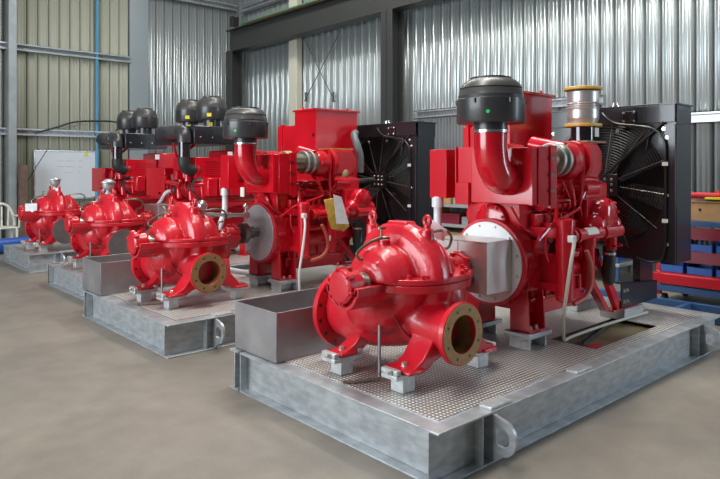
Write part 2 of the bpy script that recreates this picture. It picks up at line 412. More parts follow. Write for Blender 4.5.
# ---------------------------------------------------------------- skid
def make_skid(x0, x1, y0, y1, label, hole=False):
    t = thing('steel_skid', ((x0 + x1) / 2, (y0 + y1) / 2, 0), label, 'skid base', 'galvanised skid bases')
    h = .30; fw = .15; tf = .013; w = .008
    def beamx(bm, yc, a, b):
        box(bm, a, b, yc - fw / 2, yc + fw / 2, 0, tf); box(bm, a, b, yc - fw / 2, yc + fw / 2, h - tf, h); box(bm, a, b, yc - w / 2, yc + w / 2, tf, h - tf)
    def beamy(bm, xc, a, b):
        box(bm, xc - fw / 2, xc + fw / 2, a + fw / 2 - .006, b, 0, tf); box(bm, xc - fw / 2, xc + fw / 2, a + fw / 2 - .006, b, h - tf, h); box(bm, xc - w / 2, xc + w / 2, a, b, tf, h - tf)
    yl, yr = y1 - fw / 2, y0 + fw / 2
    for yc in (yl, yr): part('side_beam', mk(beamx, yc, x0, x1), 'galv', t, bev=.0025)
    for xc in (x0 + fw / 2, x1 - fw / 2): part('end_beam', mk(beamy, xc, y0 + fw / 2 + .005, y1 - fw + .03), 'galv', t, bev=.0025)
    part('stiffener', mk(box, x0 + .005, x0 + fw / 2, y1 - .155, y1 - .145, tf, h - tf), 'galv', t)
    # cross members under the deck
    k = x0 + 1.0
    while k < x1 - .4:
        part('cross_member', mk(box, k, k + .07, y0 + (fw if not (hole and 4.5 < k < 5.75) else .66), y1 - fw, .10, h - tf - .002), 'galv_end', t); k += .95
    def deck(bm):
        z0, z1 = h + .0005, h + .0065
        if hole:
            for a in ((x0 + .13, 4.62, y0 + .12, y1 - .12), (4.62, 5.70, y0 + .62, y1 - .12), (4.62, 5.70, y0 + .12, y0 + .22), (5.70, x1 - .12, y0 + .12, y1 - .12)):
                box(bm, a[0], a[1], a[2], a[3], z0, z1)
        else: box(bm, x0 + .13, x1 - .12, y0 + .12, y1 - .12, z0, z1)
    part('deck_plate', mk(deck), 'deck', t)
    if hole:
        part('drain_pan', mk(box, 4.55, 5.78, y0 + .16, y0 + .90, .268, .272), 'oily_pan', t, label='oil-stained recessed pan')
    def seam(bm):
        box(bm, x0 + .122, x0 + .130, y0 + .12, y1 - .12, h, h + .005)
        box(bm, x0 + .122, x1 - .2, y0 + .112, y0 + .119, h, h + .005)
    part('weld_seam', mk(seam), 'bright_steel', t)
    for i, ux in enumerate((x0 + .48, x1 - .47)):
        for s in (-1, 1):
            yb = y0 + fw / 2 if s < 0 else y1 - fw / 2
            def lug(bm):
                d = .012
                # plate with a hole, outline from beam web outwards
                N = 20; cy_, cz = yb + s * .135, .165; r = .054
                out = []
                for i2 in range(N + 1):
                    a = -math.pi / 2 + math.pi * i2 / N
                    out.append((cy_ + s * math.cos(a) * .095, cz + math.sin(a) * .105))
                out = [(yb, tf)] + [(yb + s * .07, tf)] + out + [(yb + s * .07, h - tf), (yb, h - tf)]
                inn = []
                for q in out:
                    a = math.atan2(q[1] - cz, q[0] - cy_); inn.append((cy_ + math.cos(a) * r, cz + math.sin(a) * r))
                for k2 in range(len(out)):
                    j = (k2 + 1) % len(out)
                    fs = []
                    for X in (ux - d, ux + d):
                        fs.append([bm.verts.new((X, *out[k2])), bm.verts.new((X, *out[j])), bm.verts.new((X, *inn[j])), bm.verts.new((X, *inn[k2]))])
                    bm.faces.new(fs[0][::-1]); bm.faces.new(fs[1])
                    bm.faces.new((fs[0][0], fs[0][1], fs[1][1], fs[1][0])); bm.faces.new((fs[0][3], fs[0][2], fs[1][2], fs[1][3]))
                bmesh.ops.remove_doubles(bm, verts=bm.verts, dist=1e-5)
            part('lifting_lug', mk(lug), 'galv', t)
            part('gusset', mk(box, ux - .10, ux - .09, min(yb, yb + s * .07), max(yb, yb + s * .07), tf, h - tf), 'galv', t)
    for ux in ((x0 + .47, 3.97) if hole else (x0 + .47,)):
        part('wear_pad', mk(box, ux, ux + .20, y0 + .01, y0 + .10, h, h + .018), 'pad_zinc', t, bev=.003)
    return t
S1 = make_skid(2.54, 6.62, 2.22, 4.36, 'galvanised steel skid carrying the nearest pump, with round lifting lugs', hole=True)
S2 = make_skid(2.50, 6.60, 5.36, 7.60, 'galvanised steel skid under the second pump, behind the first skid')
S3 = make_skid(2.80, 6.90, 8.02, 10.06, 'galvanised steel skid under the third pump with grey blank flange')
S4 = make_skid(2.88, 7.00, 11.2, 12.96, 'farthest galvanised steel skid, under the pump by the blue pipes')

# support blocks standing on the decks (parts of each skid)
def pump_block(t, x, y, off=(0, 0)):
    x += off[0]; y += off[1]; z = .3065
    b = part('pump_pedestal', mk(box, x - .055, x + .055, y - .055, y + .055, z, .40), 'pad_zinc', t, bev=.004)
    part('clamp_plate', mk(box, x - .125, x + .125, y - .07, y + .07, .40, .432), 'pad_zinc', b, bev=.006)
    part('clamp_jaw', mk(box, x - .125, x - .085, y - .07, y + .07, .432, .465), 'pad_zinc', b, bev=.006)
    part('clamp_jaw', mk(box, x + .085, x + .125, y - .07, y + .07, .432, .465), 'pad_zinc', b, bev=.006)
    bm = bmesh.new(); cyl(bm, (x - .16, y - .02, .448), (x - .09, y - .02, .448), .009, seg=8); hexbolt(bm, (x - .13, y - .02, .448), (-1, 0, 0), .014, .014)
    part('clamp_screw', bm, 'bolt_zinc', b)
def eng_block(t, x0, x1, y0, y1, z1, off=(0, 0), solid=False):
    x0 += off[0]; x1 += off[0]; y0 += off[1]; y1 += off[1]; z = .3065
    s = 1 if (y0 + y1) / 2 > 3.08 + off[1] else -1
    def blk(bm):
        if solid: box(bm, x0, x1, y0, y1, z, z1 - .03); return
        box(bm, x0 + .03, x0 + .05, y0 + .03, y1 - .03, z, z1 - .035); box(bm, x1 - .05, x1 - .03, y0 + .03, y1 - .03, z, z1 - .035)
        box(bm, x0 + .05, x1 - .05, y0 + .12, y1 - .03, z, z1 - .035)
    b = part('engine_pedestal', mk(blk), 'pad_zinc', t, bev=.003)
    part('pedestal_top', mk(box, x0, x1, y0, y1, z1 - .035, z1), 'galv', b, bev=.004)
# ---------------------------------------------------------------- pump
Y0, Z0 = 3.08, .95
def make_pump(label):
    t = thing('centrifugal_pump', (3.2, Y0, .432), label, 'pump', 'split case pumps')
    cx = 3.22
    def lower(bm):
        pr = [(-.40, 0), (-.40, .12), (-.30, .15), (-.27, .24), (-.20, .28), (-.13, .28), (-.08, .35), (0, .37), (.08, .35), (.13, .28), (.20, .28), (.27, .24), (.30, .15), (.40, .12), (.40, 0)]
        d, s, tt = frame((1, 0, 0))
        lathe(bm, pr, (cx, Y0, Z0), (1, 0, 0), 40)
        # suction branch sweeping to the rear flange, discharge branch to the near flange
        tube(bm, [(3.28, 3.0, .80), (3.22, 3.15, .76), (3.12, 3.36, .70), (3.08, 3.62, .66)], .2, 28, radii=[.24, .30, .27, .205])
        tube(bm, [(3.26, 3.15, .76), (3.20, 2.94, .69), (3.17, 2.78, .66), (3.15, 2.57, .655)], .2, 28, radii=[.22, .19, .152, .144])
        sphere(bm, (3.0, 3.16, .78), .22, (1, 1.1, 1)); sphere(bm, (3.42, 3.02, .80), .21, (1, 1.1, 1))
        bmesh.ops.bisect_plane(bm, geom=bm.verts[:] + bm.edges[:] + bm.faces[:], plane_co=(0, 0, .94), plane_no=(0, 0, 1), clear_outer=True)
        bmesh.ops.holes_fill(bm, edges=bm.edges[:])
    lc = cast(lower)
    bmesh.ops.delete(lc, geom=[f for f in lc.faces if f.calc_center_median().y < 2.70 and math.hypot(f.calc_center_median().x - 3.155, f.calc_center_median().z - .658) < .128], context='FACES')
    part('lower_casing', lc, 'red_cast', t, ang=80)
    def upper(bm):
        ux = 3.135
        pr = [(-.35, 0), (-.35, .11), (-.325, .16), (-.29, .205), (-.24, .235), (-.18, .245), (-.14, .235), (-.112, .225), (-.095, .31), (-.07, .36), (-.03, .383), (.03, .383), (.07, .36), (.095, .31), (.115, .245), (.15, .262), (.20, .272), (.26, .25), (.31, .19), (.34, .13), (.36, .10), (.36, 0)]
        lathe(bm, pr, (ux, Y0, Z0), (1, 0, 0), 48, sc=(1.06, 1))
        box(bm, ux - .05, ux + .05, Y0 - .09, Y0 + .09, 1.2, 1.338)
        for yy in (3.37, 2.84):
            cyl(bm, (ux, yy, 1.0), (ux, yy, 1.30), .06, .042)
        cyl(bm, (ux - .19, Y0 - .03, 1.15), (ux - .19, Y0 - .03, 1.228), .04)
        cyl(bm, (ux + .20, Y0 - .03, 1.15), (ux + .20, Y0 - .03, 1.228), .04)
        box(bm, 2.80, 2.92, Y0 - .10, Y0 + .10, .97, 1.09)
        bmesh.ops.bisect_plane(bm, geom=bm.verts[:] + bm.edges[:] + bm.faces[:], plane_co=(0, 0, .96), plane_no=(0, 0, 1), clear_inner=True)
        bmesh.ops.holes_fill(bm, edges=bm.edges[:])
    uc = part('upper_casing', cast(upper, .0095, 3), 'red_cast', t, ang=80)
    # split flange outline
    out = []
    for i in range(48):
        a = 2 * math.pi * i / 48; c, s = math.cos(a), math.sin(a)
        out.append((cx + .42 * math.copysign(abs(c) ** .75, c), Y0 + .40 * math.copysign(abs(s) ** 1.15, s)))
    part('split_flange', mk(prism, out, 'xy', .900, .950), 'red_cast', t, bev=.006)
    up = part('split_flange', mk(prism, out, 'xy', .953, .990), 'red_cast', t, bev=.006)
    for i in range(26):
        a = 2 * math.pi * (i + .5) / 26; c, s = math.cos(a), math.sin(a)
        bolt(up, (cx + .388 * math.copysign(abs(c) ** .75, c), Y0 + .370 * math.copysign(abs(s) ** 1.15, s), .990), (0, 0, 1), .016, .020, 'red_cast')
    # flanges
    def fl(bm, y, dy, xc, zc, ro, ri, th):
        ring(bm, (xc, y, zc), (0, dy, 0), ro, ri, th, 44)
    sf = part('suction_flange', mk(fl, 3.595, 1, 3.08, .66, .285, .18, .045), 'red_cast', t, bev=.004)
    for i in range(14):
        a = 2 * math.pi * (i + .5) / 14; bolt(sf, (3.08 + .25 * math.cos(a), 3.595, .66 + .25 * math.sin(a)), (0, -1, 0), .011, .002, 'black_paint', 'bolt_hole', None)
    df = part('discharge_flange', mk(fl, 2.59, -1, 3.15, .655, .198, .12, .040), 'red_cast', t, bev=.003)
    face = part('flange_face', mk(fl, 2.55, -1, 3.15, .655, .190, .122, .004), 'brass', df, label='bare brassy machined face of the flange')
    for i in range(8):
        a = 2 * math.pi * (i + .5) / 8; bolt(face, (3.15 + .158 * math.cos(a), 2.5465, .655 + .158 * math.sin(a)), (0, -1, 0), .0105, .0015, 'black_paint', 'bolt_hole')
    def bore(bm):
        lathe(bm, [(0, .121), (.30, .115), (.34, .09), (.34, 0)], (3.15, 2.548, .655), (0, 1, .06), 32)
    part('flange_bore', mk(bore), 'bore', df, label='rusty yellow bore of the flange')
    # feet: curved saddle webs
    for y0, y1, c0, c1 in ((2.69, 2.88, 2.92, 3.56), (3.26, 3.38, 2.86, 3.58)):
        def foot(bm):
            p = [(c0 - .13, .4325), (c0 + .06, .4325), (c0 + .12, .47), (c0 + .22, .50), (c1 - .22, .50), (c1 - .12, .47), (c1 - .06, .4325), (c1 + .11, .4325), (c1 + .11, .458), (c1 + .03, .48), (c1 - .08, .60), (c1 - .10, .75), (c0 + .14, .75), (c0 + .10, .60), (c0 + .02, .50), (c0 - .06, .463), (c0 - .13, .458)]
            prism(bm, p, 'xz', y0, y1)
            for xx in (c0 - .11, c1 - .01):
                box(bm, xx - .02, xx + .13, y0 - .02, y1 + .02, .4325, .458)
        f = part('foot', mk(foot), 'red_cast', t, bev=.012, seg=3)
        for xx in (c0 - .055, c1 + .055): bolt(f, (xx, (y0 + y1) / 2, .459), (0, 0, 1), .020, .022, 'bolt_zinc')
    # bearing brackets, housings, glands, shaft
    for s in (-1, 1):
        e0 = cx + s * .40; e1 = cx + (.52 if s > 0 else -.62)
        def br(bm):
            # half round trough, open on top
            lathe(bm, [(0, .125), (0, .150), (abs(e1 - e0) + .04, .150), (abs(e1 - e0) + .04, .125)], (min(e0 - s * .04, e1), Y0, .945), (1, 0, 0), 20, math.pi, 2 * math.pi, closed=True)
            box(bm, min(e0 - s * .04, e1), max(e0 - s * .04, e1), Y0 - .155, Y0 - .115, .90, .955); box(bm, min(e0 - s * .04, e1), max(e0 - s * .04, e1), Y0 + .115, Y0 + .155, .90, .955)
        part('bearing_bracket', mk(br), 'red_cast', t, bev=.004)
        def hs(bm):
            lathe(bm, [(0, 0), (0, .092), (.014, .112), (.05, .112), (.052, .095), (.14, .095), (.15, .075), (.17, .062), (.17, 0)], (e1 + s * .03, Y0, Z0), (-s, 0, 0), 28)
            for k in range(6):
                a = R(60 * k + 20); c = V(e1 + s * .03, Y0 + .105 * math.cos(a), Z0 + .105 * math.sin(a))
                cyl(bm, c - V(s * .005, 0, 0), c - V(s * .05, 0, 0), .022, seg=12)
            cyl(bm, (e1 - s * .06, Y0, Z0 + .09), (e1 - s * .06, Y0, Z0 + .12), .022, seg=10)
        hh = part('bearing_housing', mk(hs), 'red_cast', t, bev=.003)
        for k in range(6):
            a = R(60 * k + 20); bolt(hh, (e1 + s * .026, Y0 + .105 * math.cos(a), Z0 + .105 * math.sin(a)), (s, 0, 0), .0095, .009, 'red_cast')
        def gl(bm):
            lathe(bm, [(0, 0), (0, .062), (.02, .062), (.02, .052), (.045, .052), (.045, .07), (.055, .07), (.055, .05), (.075, .05), (.075, 0)], (e1 - s * .14, Y0, Z0), (-s, 0, 0), 24)
        part('shaft_sleeve', mk(gl), 'bolt_zinc', t, label='bare metal shaft sleeve')
        def gf(bm):
            ring(bm, (e1 - s * .215, Y0, Z0), (-s, 0, 0), .09, .03, .05, 24)
            for a in range(4):
                q = R(45 + 90 * a); c = V(e1 - s * .205, Y0 + .085 * math.cos(q), Z0 + .085 * math.sin(q)); cyl(bm, c, c - V(s * .06, 0, 0), .02, seg=10)
            box(bm, e1 - s * .22, e1 - s * .27, Y0 - .06, Y0 + .06, Z0 + .03, Z0 + .11)
        part('gland', mk(gf), 'red_cast', t, bev=.003)
    # flush pipes with valve
    part('flush_pipe', mk(tube, [(2.98, 3.04, 1.232), (2.95, 3.05, 1.232), (2.87, 3.09, 1.215), (2.78, 3.13, 1.15), (2.79, 3.12, 1.10), (2.87, 3.09, 1.11), (2.95, 3.05, 1.10), (2.98, 3.05, 1.03)], .0105, 8), 'bronze_pipe', t)
    part('flush_pipe', mk(tube, [(3.33, 3.04, 1.235), (3.46, 3.03, 1.25), (3.56, 3.03, 1.24), (3.62, 3.04, 1.19), (3.60, 3.05, 1.12), (3.54, 3.06, 1.10), (3.52, 3.05, 1.03)], .0105, 8), 'bronze_pipe', t)
    def vlv(bm):
        cyl(bm, (2.93, 3.065, 1.19), (2.93, 3.065, 1.30), .008, seg=8); cyl(bm, (2.93, 3.065, 1.295), (2.93, 3.065, 1.307), .032, seg=10); cyl(bm, (2.90, 3.075, 1.223), (2.96, 3.05, 1.23), .017, seg=8)
    part('valve', mk(vlv), 'bronze_pipe', t)
    # lifting eyes
    for yy in (3.37, 2.84):
        def eye(bm):
            N = 16; a = [V(3.135, yy + .026 * math.cos(2 * math.pi * i / N), 1.350 + .030 * math.sin(2 * math.pi * i / N)) for i in range(N + 1)]
            tube(bm, a, .0135, 8, smooth=False); cyl(bm, (3.135, yy, 1.29), (3.135, yy, 1.325), .03, .022, seg=14)
        part('lifting_eye', mk(eye), 'red_cast', t)
    part('drain_pipe', mk(tube, [(2.87, 3.02, .80), (2.87, 3.02, .40), (2.87, 3.02, .335)], .010, 8, smooth=False), 'raw_steel', t)
    part('drain_elbow', mk(tube, [(2.87, 3.02, .36), (2.87, 3.02, .322), (2.72, 3.09, .318), (2.66, 3.14, .318)], .011, 8, smooth=False), 'rust_post', t, label='rusty end of the drain pipe')
    part('bleed_hose', mk(tube, [(2.92, 2.95, .82), (2.94, 2.94, .72), (3.02, 2.90, .60), (3.14, 2.86, .55)], .008, 8), 'red_dark', t)
    return t
P1 = make_pump('nearest red split-case pump with open brassy discharge flange, on the front skid')
# four pumps: copies
P2 = dup(P1, (-.04, 3.18, 0), 'second red pump with open brassy flange, behind the grey steel tray')
P3 = dup(P1, (.22, 6.02, 0), 'third red pump with dark blank disc on its flange, silver air valve on top')
P4 = dup(P1, (.27, 8.62, 0), 'farthest red pump at left, with grey blank disc, beside the blue pipes')
for sk, off in ((S1, (0, 0)), (S2, (-.04, 3.18)), (S3, (.22, 6.02)), (S4, (.27, 8.62))):
    for x, y in ((2.865, 2.80), (3.615, 2.80), (2.805, 3.32), (3.635, 3.32)): pump_block(sk, x, y, off)
for p in (P3, P4):
    o = Vector(p.location) - Vector(P1.location)
    for ch in list(p.children):
        if ch.name.startswith('discharge_flange'):
            for g in list(ch.children_recursive):
                if g.name.startswith(('flange_face', 'flange_bore', 'bolt_hole')): bpy.data.objects.remove(g)
            b = part('blank_plate', mk(cyl, V(3.15, 2.552, .655) + o, V(3.15, 2.535, .655) + o, .215, seg=40), 'raw_steel', p, label='dark grey blank disc bolted over the flange')
            b.data.materials[0] = M['blank']
    c = V(3.135, 3.08, 1.33) + o
    def av(bm):
        lathe(bm, [(0, 0), (0, .045), (.02, .045), (.03, .03), (.05, .032), (.07, .060), (.10, .075), (.15, .080), (.16, .098), (.175, .098), (.18, .07), (.20, .06), (.21, .03), (.215, 0)], c, (0, 0, 1), 20)
    part('air_valve', mk(av), 'galv_end', p, label='silver air release valve')
# white tags / papers hung on things
def sheet(bm, pts):
    vs = [bm.verts.new(p) for p in pts]; f = bm.faces.new(vs); r = bmesh.ops.extrude_face_region(bm, geom=[f])
    bmesh.ops.translate(bm, vec=(.003, .002, 0), verts=[v for v in r['geom'] if isinstance(v, bmesh.types.BMVert)])
single('paper_sheet', mk(sheet, [at(427, 216, x=3.45), at(447, 230, x=3.50), at(444, 241, x=3.52), at(429, 236, x=3.48)]), 'paper', 'white paper sheet lying over the nearest pump behind its lifting eye', 'paper')
c4 = V(3.22 + .17, 3.08 + 8.62, 1.30)
single('paper_tag', mk(sheet, [c4 + V(-.02, -.12, .06), c4 + V(.06, -.18, .04), c4 + V(.07, -.20, -.06), c4 + V(-.01, -.14, -.04)]), 'paper', 'small white paper tag on top of the farthest pump', 'tag')
single('paper_tag', mk(sheet, [V(2.90, 11.57, 1.11), V(3.06, 11.50, 1.11), V(3.06, 11.50, .99), V(2.90, 11.57, .98)]), 'paper', 'white label sheet hanging on the left bearing of the farthest pump', 'tag')
# second pump: chrome fitting on the near side
def chrome(bm):
    c = at(202, 208, x=3.25); lathe(bm, [(-.09, 0), (-.09, .03), (-.03, .03), (-.02, .05), (.03, .055), (.06, .045), (.085, .02), (.085, 0)], c, (0, 0, 1), 18)
part('air_valve', mk(chrome), 'bright_steel', P2, label='small chrome air valve')

# ---------------------------------------------------------------- trays, coupling guards
def tray(x0, x1, y0, y1, label, off):
    t = thing('steel_tray', ((x0 + x1) / 2 + off[0], (y0 + y1) / 2 + off[1], .307), label, 'tray', 'open steel trays')
    ox, oy = off; z0, z1 = .307, .665; w = .007
    x0 += ox; x1 += ox; y0 += oy; y1 += oy
    part('tray_bottom', mk(box, x0, x1, y0, y1, z0, z0 + w), 'raw_steel', t)
    part('tray_wall', mk(box, x0, x0 + w, y0, y1, z0 + w, z1), 'raw_steel', t, bev=.002)
    part('tray_wall', mk(box, x1 - w, x1, y0, y1, z0 + w, z1), 'raw_steel', t, bev=.002)
    part('tray_wall', mk(box, x0 + w, x1 - w, y0, y0 + w, z0 + w, z1), 'raw_steel', t, bev=.002)
    part('tray_wall', mk(box, x0 + w, x1 - w, y1 - w, y1, z0 + w, z1), 'raw_steel', t, bev=.002)
tray(2.58, 3.75, 3.78, 4.345, 'open grey steel tray on the front skid, beside the nearest pump', (0, 0))
tray(2.52, 3.70, 3.78, 4.36, 'open grey steel tray beyond the second pump, on the second skid', (0, 3.28))
def guard(off, label):
    g = thing('coupling_guard', (3.94 + off[0], 3.09 + off[1], .77), label, 'coupling guard', 'coupling guards')
    ox, oy = off
    def gd(bm):
        x0, x1, ya, yb = 3.79 + ox, 4.095 + ox, 2.85 + oy, 3.33 + oy
        box(bm, x0, x1, ya, ya + .004, .77, 1.15); box(bm, x0, x1, yb - .004, yb, .77, 1.15)
        box(bm, x0, x1, ya, yb, 1.146, 1.15); box(bm, x0, x0 + .004, ya + .004, yb - .004, .77, 1.146)
    part('cover', mk(gd), 'guard_steel', g, bev=.002)
    part('lid', mk(box, 3.785 + ox, 4.095 + ox, 2.843 + oy, 3.337 + oy, 1.151, 1.156), 'guard_steel', g)
    part('split_strip', mk(box, 3.785 + ox, 3.79 + ox, 3.12 + oy, 3.15 + oy, .78, 1.14), 'guard_steel', g)
guard((0, 0), 'square grey steel coupling guard between the nearest pump and the white disc')
guard((.20, 6.02), 'grey steel coupling guard behind the third pump')
# coupling shaft stubs stay with the pumps

# ---------------------------------------------------------------- engine core (shared)
def engine_core(t, kind, ox=0, oy=0):
    """parts in first-assembly coordinates shifted by ox, oy"""
    T = Matrix.Translation((ox, oy, 0))
    def P(name, bm, m, parent=t, **k):
        bmesh.ops.transform(bm, matrix=T, verts=bm.verts)
        return part(name, bm, m, parent, **k)
    def B(parent, p, d, **k): return bolt(parent, V(*p) + V(ox, oy, 0), d, **k)
    # flywheel guard disc
    dm = 'disk_white' if kind == 1 else 'disk_steel'
    dk = P('guard_disc', mk(lathe, [(0, .03), (0, .318), (.012, .318), (.012, .03)], (4.10, Y0, .958), (1, 0, 0), 56, closed=True), dm, bev=.002)
    if kind == 1:
        for k in range(12):
            a = R(30 * k + 15); B(dk, (4.10, Y0 + .29 * math.cos(a), .958 + .29 * math.sin(a)), (-1, 0, 0), r=.010, h=.008)
    def bell(bm):
        lathe(bm, [(0, 0), (0, .345), (.03, .345), (.03, .335), (.12, .335), (.26, .30), (.30, .25), (.30, 0)], (4.113, Y0, .958), (1, 0, 0), 48)
        for k in range(10):
            a = R(36 * k); c = V(4.16, Y0 + .33 * math.cos(a), .958 + .33 * math.sin(a)); cyl(bm, c, c + V(.10, 0, 0), .022, seg=8)
    P('flywheel_housing', mk(bell), 'red_cast', bev=.003)
    # coupling hub
    if kind == 2:
        def hub(bm):
            lathe(bm, [(0, 0), (0, .028), (.05, .028), (.05, .06), (.06, .118), (.12, .118), (.125, .07), (.21, .07), (.215, .05), (.28, .05), (.28, 0)], (3.82, Y0, .965), (1, 0, 0), 32)
        P('coupling_hub', mk(hub), 'dark_steel', label='dark steel coupling hub on a bare shaft')
    else:
        P('coupling_hub', mk(lathe, [(0, 0), (0, .10), (.12, .10), (.12, .05), (.2, .05), (.2, 0)], (3.90, Y0, Z0), (1, 0, 0), 24), 'red_dark')
    # block, sump, heads
    def block(bm):
        box(bm, 4.36, 5.22, 2.84, 3.32, .66, 1.32)
        box(bm, 4.40, 5.16, 2.79, 2.86, .80, 1.02); box(bm, 4.36, 5.20, 2.80, 2.86, 1.24, 1.34); box(bm, 4.36, 5.20, 3.30, 3.36, 1.24, 1.34)
        for k in range(6):
            x = 4.46 + .13 * k; cyl(bm, (x, 2.845, 1.13), (x, 2.815, 1.13), .045, seg=16); box(bm, x + .055, x + .07, 2.81, 2.86, .66, 1.25)
    P('engine_block', mk(block), 'red_paint', bev=.012, seg=3)
    def sump(bm):
        prism(bm, [(4.34, .66), (4.34, .56), (4.55, .52), (5.10, .52), (5.2, .58), (5.22, .66)], 'xz', 2.86, 3.30)
        box(bm, 4.32, 5.24, 2.82, 3.34, .645, .675)
    sp = P('sump', mk(sump), 'red_paint', bev=.01)
    for k in range(9): B(sp, (4.38 + .1 * k, 2.835, .676), (0, 0, 1), r=.009, h=.009, m='red_paint')
    def heads(bm):
        for k in range(6):
            x = 4.37 + .145 * k
            box(bm, x, x + .13, 2.87, 3.12, 1.34, 1.47); box(bm, x + .012, x + .118, 2.89, 3.10, 1.47, 1.545)
    hd = P('cylinder_head', mk(heads), 'red_paint', bev=.014, seg=3)
    for k in range(6):
        B(hd, (4.435 + .145 * k, 3.0, 1.546), (0, 0, 1), r=.013, h=.014, m='red_paint')
        B(hd, (4.435 + .145 * k, 2.869, 1.40), (0, -1, 0), r=.013, h=.012, m='red_paint')
    def manif(bm):
        cyl(bm, (4.40, 2.80, 1.40), (5.14, 2.80, 1.40), .042, seg=16)
        for k in range(6): cyl(bm, (4.435 + .145 * k, 2.80, 1.40), (4.435 + .145 * k, 2.88, 1.40), .036, seg=12)
        for k in range(3): ring(bm, (4.50 + .26 * k, 2.80, 1.40), (1, 0, 0), .056, .03, .02, 16)
    P('exhaust_manifold', mk(manif), 'red_paint')
    P('intake_manifold', mk(box, 4.40, 5.16, 3.14, 3.30, 1.36, 1.56), 'red_paint', bev=.03, seg=4)
    # round gear case above the disc
    def gear(bm):
        lathe(bm, [(0, 0), (0, .10), (.02, .15), (.09, .155), (.12, .155), (.12, 0)], (4.16, Y0 + .03, 1.27), (1, 0, 0), 30)
        box(bm, 4.22, 4.38, 2.86, 3.34, 1.10, 1.42)
    gc = P('gear_case', mk(gear), 'red_paint', bev=.006)
    for k in range(9):
        a = R(40 * k); B(gc, (4.172, Y0 + .03 + .13 * math.cos(a), 1.27 + .13 * math.sin(a)), (-1, 0, 0), r=.011, h=.010, m='red_paint')
    # pedestal legs front
    for s in (-1, 1):
        def leg(bm):
            ya, yb = Y0 + s * .15, Y0 + s * .33
            for xx in (4.19, 4.40):
                prism(bm, [(ya, .436), (yb, .436), (yb - s * .025, .76), (ya, .76)], 'yz', xx, xx + .014)
            box(bm, 4.19, 4.414, min(ya, yb), max(ya, yb), .434, .450)
            box(bm, 4.20, 4.40, min(ya, ya + s * .014), max(ya, ya + s * .014), .45, .78)
            box(bm, 4.18, 4.43, min(ya - s * .05, yb - s * .02), max(ya - s * .05, yb - s * .02), .755, .78)
            prism(bm, [(4.19, .78), (4.42, .78), (4.44, 1.14), (4.30, 1.14), (4.20, .90)], 'xz', min(ya - s * .04, yb - s * .01), max(ya - s * .04, yb - s * .01))
        lg = P('leg', mk(leg), 'red_paint', bev=.003)
        for xx in (4.27, 4.35): B(lg, (xx, Y0 + s * .28, .450), (0, 0, 1), r=.016, h=.020)
        def rleg(bm):
            y0, y1 = Y0 + s * .24, Y0 + s * .34
            ya, yb = min(y0, y1), max(y0, y1)
            box(bm, 5.50, 5.98, ya, yb, .405, .420)
            prism(bm, [(5.17, 1.0), (5.22, 1.0), (5.64, .48), (5.64, .42), (5.57, .42)], 'xz', ya, ya + .05)
            prism(bm, [(5.00, .88), (5.07, .88), (5.50, .42), (5.43, .42)], 'xz', ya + .03, yb)
            box(bm, 4.98, 5.24, min(ya, Y0 + s * .1), max(yb, Y0 + s * .1), .86, 1.0)
        P('leg', mk(rleg), 'red_paint', bev=.003)
    # near side auxiliaries
    def oc(bm):
        lathe(bm, [(0, 0), (0, .03), (.02, .066), (.05, .07), (.05, .066), (.58, .066), (.58, .072), (.63, .072), (.64, .05), (.64, 0)], (4.37, 2.56, .68), (0, 0, 1), 24)
        box(bm, 4.33, 4.42, 2.56, 2.86, 1.16, 1.24); box(bm, 4.33, 4.42, 2.56, 2.86, .76, .82)
    P('oil_cooler', mk(oc), 'red_paint', bev=.003)
    def hx(bm):
        cyl(bm, (4.52, 2.60, 1.17), (5.04, 2.60, 1.17), .052, seg=22)
        for x in (4.50, 4.57, 5.0): cyl(bm, (x, 2.60, 1.17), (x + .03, 2.60, 1.17), .066, seg=22)
        box(bm, 4.7, 4.78, 2.60, 2.86, 1.13, 1.20)
    h = P('heat_exchanger', mk(hx), 'red_paint', bev=.003)
    P('label_plate', mk(lathe, [(0, .0545), (.17, .0545), (.17, .052), (0, .052)], (4.70, 2.60, 1.17), (1, 0, 0), 10, R(0), R(75), closed=True), 'label_white', h, label='worn whitish label')
    def ff(bm):
        lathe(bm, [(0, 0), (0, .03), (.02, .052), (.36, .052), (.36, .064), (.42, .064), (.44, .04), (.44, 0)], (4.79, 2.60, .72), (0, 0, 1), 22)
    f2 = P('fuel_filter', mk(ff), 'red_paint')
    P('label_plate', mk(box, 4.735, 4.75, 2.545, 2.56, .86, .92), 'label_white', f2, label='small white label')
    # water pump housing with cover bolts
    wu = .17 if kind == 2 else 0
    def wp(bm):
        lathe(bm, [(0, 0), (0, .07), (.02, .12), (.05, .14), (.18, .14), (.20, .11), (.32, .10), (.32, 0)], (5.13, 2.56, 1.31), (0, 1, 0), 12)
        sphere(bm, (5.0, 2.66, 1.22), .10); sphere(bm, (5.25, 2.64, 1.22), .085); cyl(bm, (5.25, 2.64, 1.0), (5.25, 2.64, 1.24), .05, seg=16)
        cyl(bm, (5.02, 2.60, 1.17), (5.30, 2.60, 1.17), .06, seg=16); box(bm, 4.92, 5.2, 2.68, 2.86, 1.08, 1.44)
    wb_ = mk(wp); bmesh.ops.translate(wb_, vec=(wu, 0, 0), verts=wb_.verts)
    w = P('water_pump', wb_, 'red_paint', bev=.006)
    for k in range(8):
        a = R(45 * k + 10); B(w, (5.13 + wu + .115 * math.cos(a), 2.582, 1.31 + .115 * math.sin(a)), (0, -1, 0), r=.012, h=.013, m='red_paint')
    for k, (x, z) in enumerate(((5.20, 1.04), (5.30, 1.04), (5.05, 1.13))): B(w, (x + wu, 2.59, z), (0, -1, 0), r=.012, h=.02, m='red_paint')
